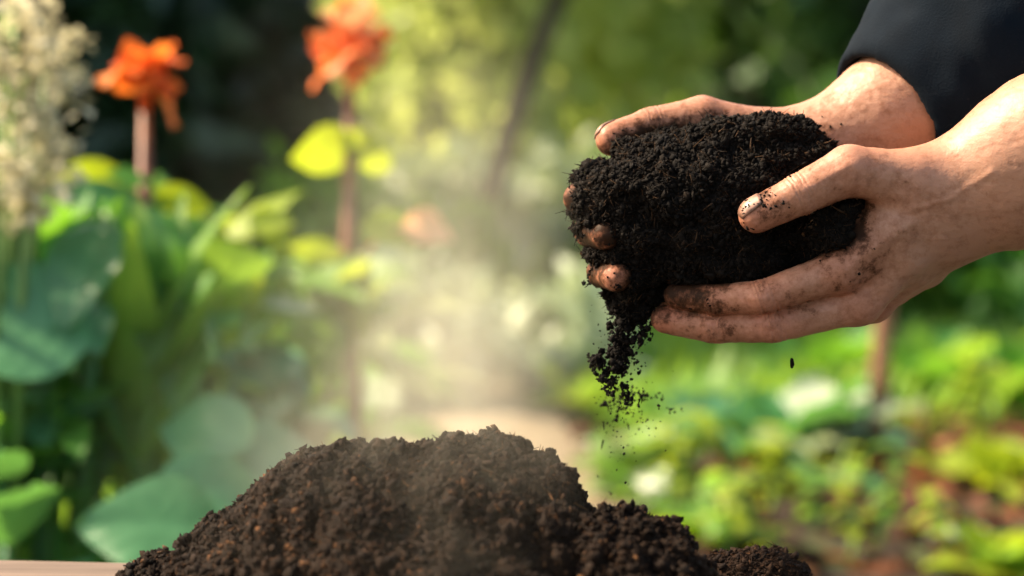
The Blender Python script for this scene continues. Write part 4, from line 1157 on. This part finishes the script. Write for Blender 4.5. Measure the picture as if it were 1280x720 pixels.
def falling():
    g = np.random.default_rng(15); P = []; S = []
    def blob(px, py, dz, sx, sy, n, s0, s1):
        for _ in range(n):
            P.append(Pm(px + g.normal(0, sx), py + g.normal(0, sy), dz + g.normal(0, 5))); S.append(s0 + (s1 - s0) * g.random() ** 2.2)
    # strings of crumbs dropping out of the handful
    for px, y0, y1, n in [(766, 385, 478, 190), (776, 390, 470, 230), (771, 420, 462, 200), (782, 400, 460, 130), (790, 395, 428, 50), (803, 400, 432, 60), (811, 398, 425, 26), (783, 440, 505, 70), (795, 405, 470, 24), (765, 455, 495, 60)]:
        for _ in range(n):
            y = g.uniform(y0, y1); P.append(Pm(px + g.normal(0, 3.2), y, 42 + g.normal(0, 5))); S.append(.0004 + .0016 * g.random() ** 2.5)
    blob(747, 452, 46, 5, 6, 110, .0006, .0021); blob(756, 470, 46, 4, 9, 70, .0005, .0018)
    blob(775, 503, 110, 13, 10, 110, .0004, .0014); blob(772, 560, 120, 16, 34, 30, .0003, .0008); blob(802, 496, 110, 15, 3, 60, .0004, .0012); blob(838, 513, 120, 7, 3, 12, .0004, .0012)
    blob(778, 440, 46, 16, 42, 170, .0003, .0009); blob(785, 515, 80, 20, 26, 60, .0003, .0008); blob(790, 540, 60, 25, 22, 24, .0004, .001)
    blob(735, 335, 40, 4, 16, 26, .0005, .0016)
    P = np.array(P); S = np.array(S); n = len(P)
    a = crumbs(g, P, S, np.clip(g.normal(.28, .15, n), 0, 1), ICO, .25, (.5, 1.3))
    k = g.random(n) < .03; dn = np.tile(np.array([0, 0, -1.0]), (k.sum(), 1))
    b = fibres(g, P[k], dn, g.uniform(.002, .005, k.sum()), g.uniform(.0004, .0008, k.sum()), np.full(k.sum(), .3), 0, 1.5, 5)
    V, F, T = combine([a, b])
    tag(mesh_obj('falling_soil', V, F, M['soil_dark'], None, False, {'tint': T}), 'stream of dark crumbs and fibres trickling down from the hands', 'soil', kind='stuff')
    c = Pm(990, 454, 20); V = ICO2[0] * np.array([.0013, .0013, .0028]); V = V * (1 + g.normal(0, .15, (len(V), 1)))
    o = mesh_obj('soil_crumb', V, np.array(ICO2[1]), M['soil_dark'], None, False, {'tint': np.full(len(V), .2)}); o.location = tuple(c)
    tag(o, 'single tiny dark crumb falling alone under the near palm', 'soil crumb')
falling()

# ------------------------------------------------------------------ steam
def steam():
    m = bpy.data.materials.new('steam'); m.use_nodes = True; nt = m.node_tree; nt.nodes.clear()
    out = nt.nodes.new('ShaderNodeOutputMaterial'); pv = nt.nodes.new('ShaderNodeVolumePrincipled')
    nt.links.new(pv.outputs[0], out.inputs['Volume'])
    pv.inputs['Color'].default_value = (1.0, .92, .74, 1); pv.inputs['Anisotropy'].default_value = 0.0
    tc = nt.nodes.new('ShaderNodeTexCoord'); sep = nt.nodes.new('ShaderNodeSeparateXYZ'); nt.links.new(tc.outputs['Object'], sep.inputs[0])
    X, Y, Z = sep.outputs
    # plume: widest low over the heap, leaning right and thinning with height (object space: z 0..1)
    h = mathn(nt, 'DIVIDE', Z, .34, True)
    cx = mathn(nt, 'MULTIPLY_ADD', h, .04); nt.nodes[-1].inputs[2].default_value = .012
    wx = mathn(nt, 'MULTIPLY_ADD', h, .025); nt.nodes[-1].inputs[2].default_value = .082
    gx = mathn(nt, 'POWER', mathn(nt, 'DIVIDE', mathn(nt, 'SUBTRACT', X, cx), wx), 2.0)
    gy = mathn(nt, 'POWER', mathn(nt, 'DIVIDE', mathn(nt, 'SUBTRACT', Y, mathn(nt, 'MULTIPLY', h, .32)), .10), 2.0)
    r2 = mathn(nt, 'ADD', gx, gy); fall = mathn(nt, 'POWER', 2.718, mathn(nt, 'MULTIPLY', r2, -1.0))
    vert = mathn(nt, 'POWER', mathn(nt, 'SUBTRACT', 1.0, h, True), 2.2)
    mp = nt.nodes.new('ShaderNodeMapping'); mp.inputs['Scale'].default_value = (1.0, 1.0, .6); nt.links.new(tc.outputs['Object'], mp.inputs[0])
    n = noise_node(nt, 13, 4, .55, mp.outputs[0]); n.inputs['Distortion'].default_value = .9
    wisp = ramp(nt, n.outputs[0], [(.42, (0, 0, 0)), (.62, (1, 1, 1))])
    dn = mathn(nt, 'MULTIPLY', mathn(nt, 'MULTIPLY', fall, vert), mathn(nt, 'MULTIPLY_ADD', wisp, .85)); 
    ma = [q for q in nt.nodes if q.type == 'MATH' and q.operation == 'MULTIPLY_ADD'][-1]; ma.inputs[2].default_value = .15
    side = mathn(nt, 'DIVIDE', mathn(nt, 'SUBTRACT', .085, X), .07, True)       # the air is clear round the hands
    dn = mathn(nt, 'MULTIPLY', dn, side)
    nt.links.new(mathn(nt, 'MULTIPLY', dn, 8.0), pv.inputs['Density'])
    b = MB(); b.box((.03, .14, .2), (.50, .70, .40)); o = b.build('steam', m)
    o.location = (-.04, 1.262, TZ + .055)
    tag(o, 'thin whitish steam rising from the compost heap and drifting right', 'steam', kind='stuff')
steam()
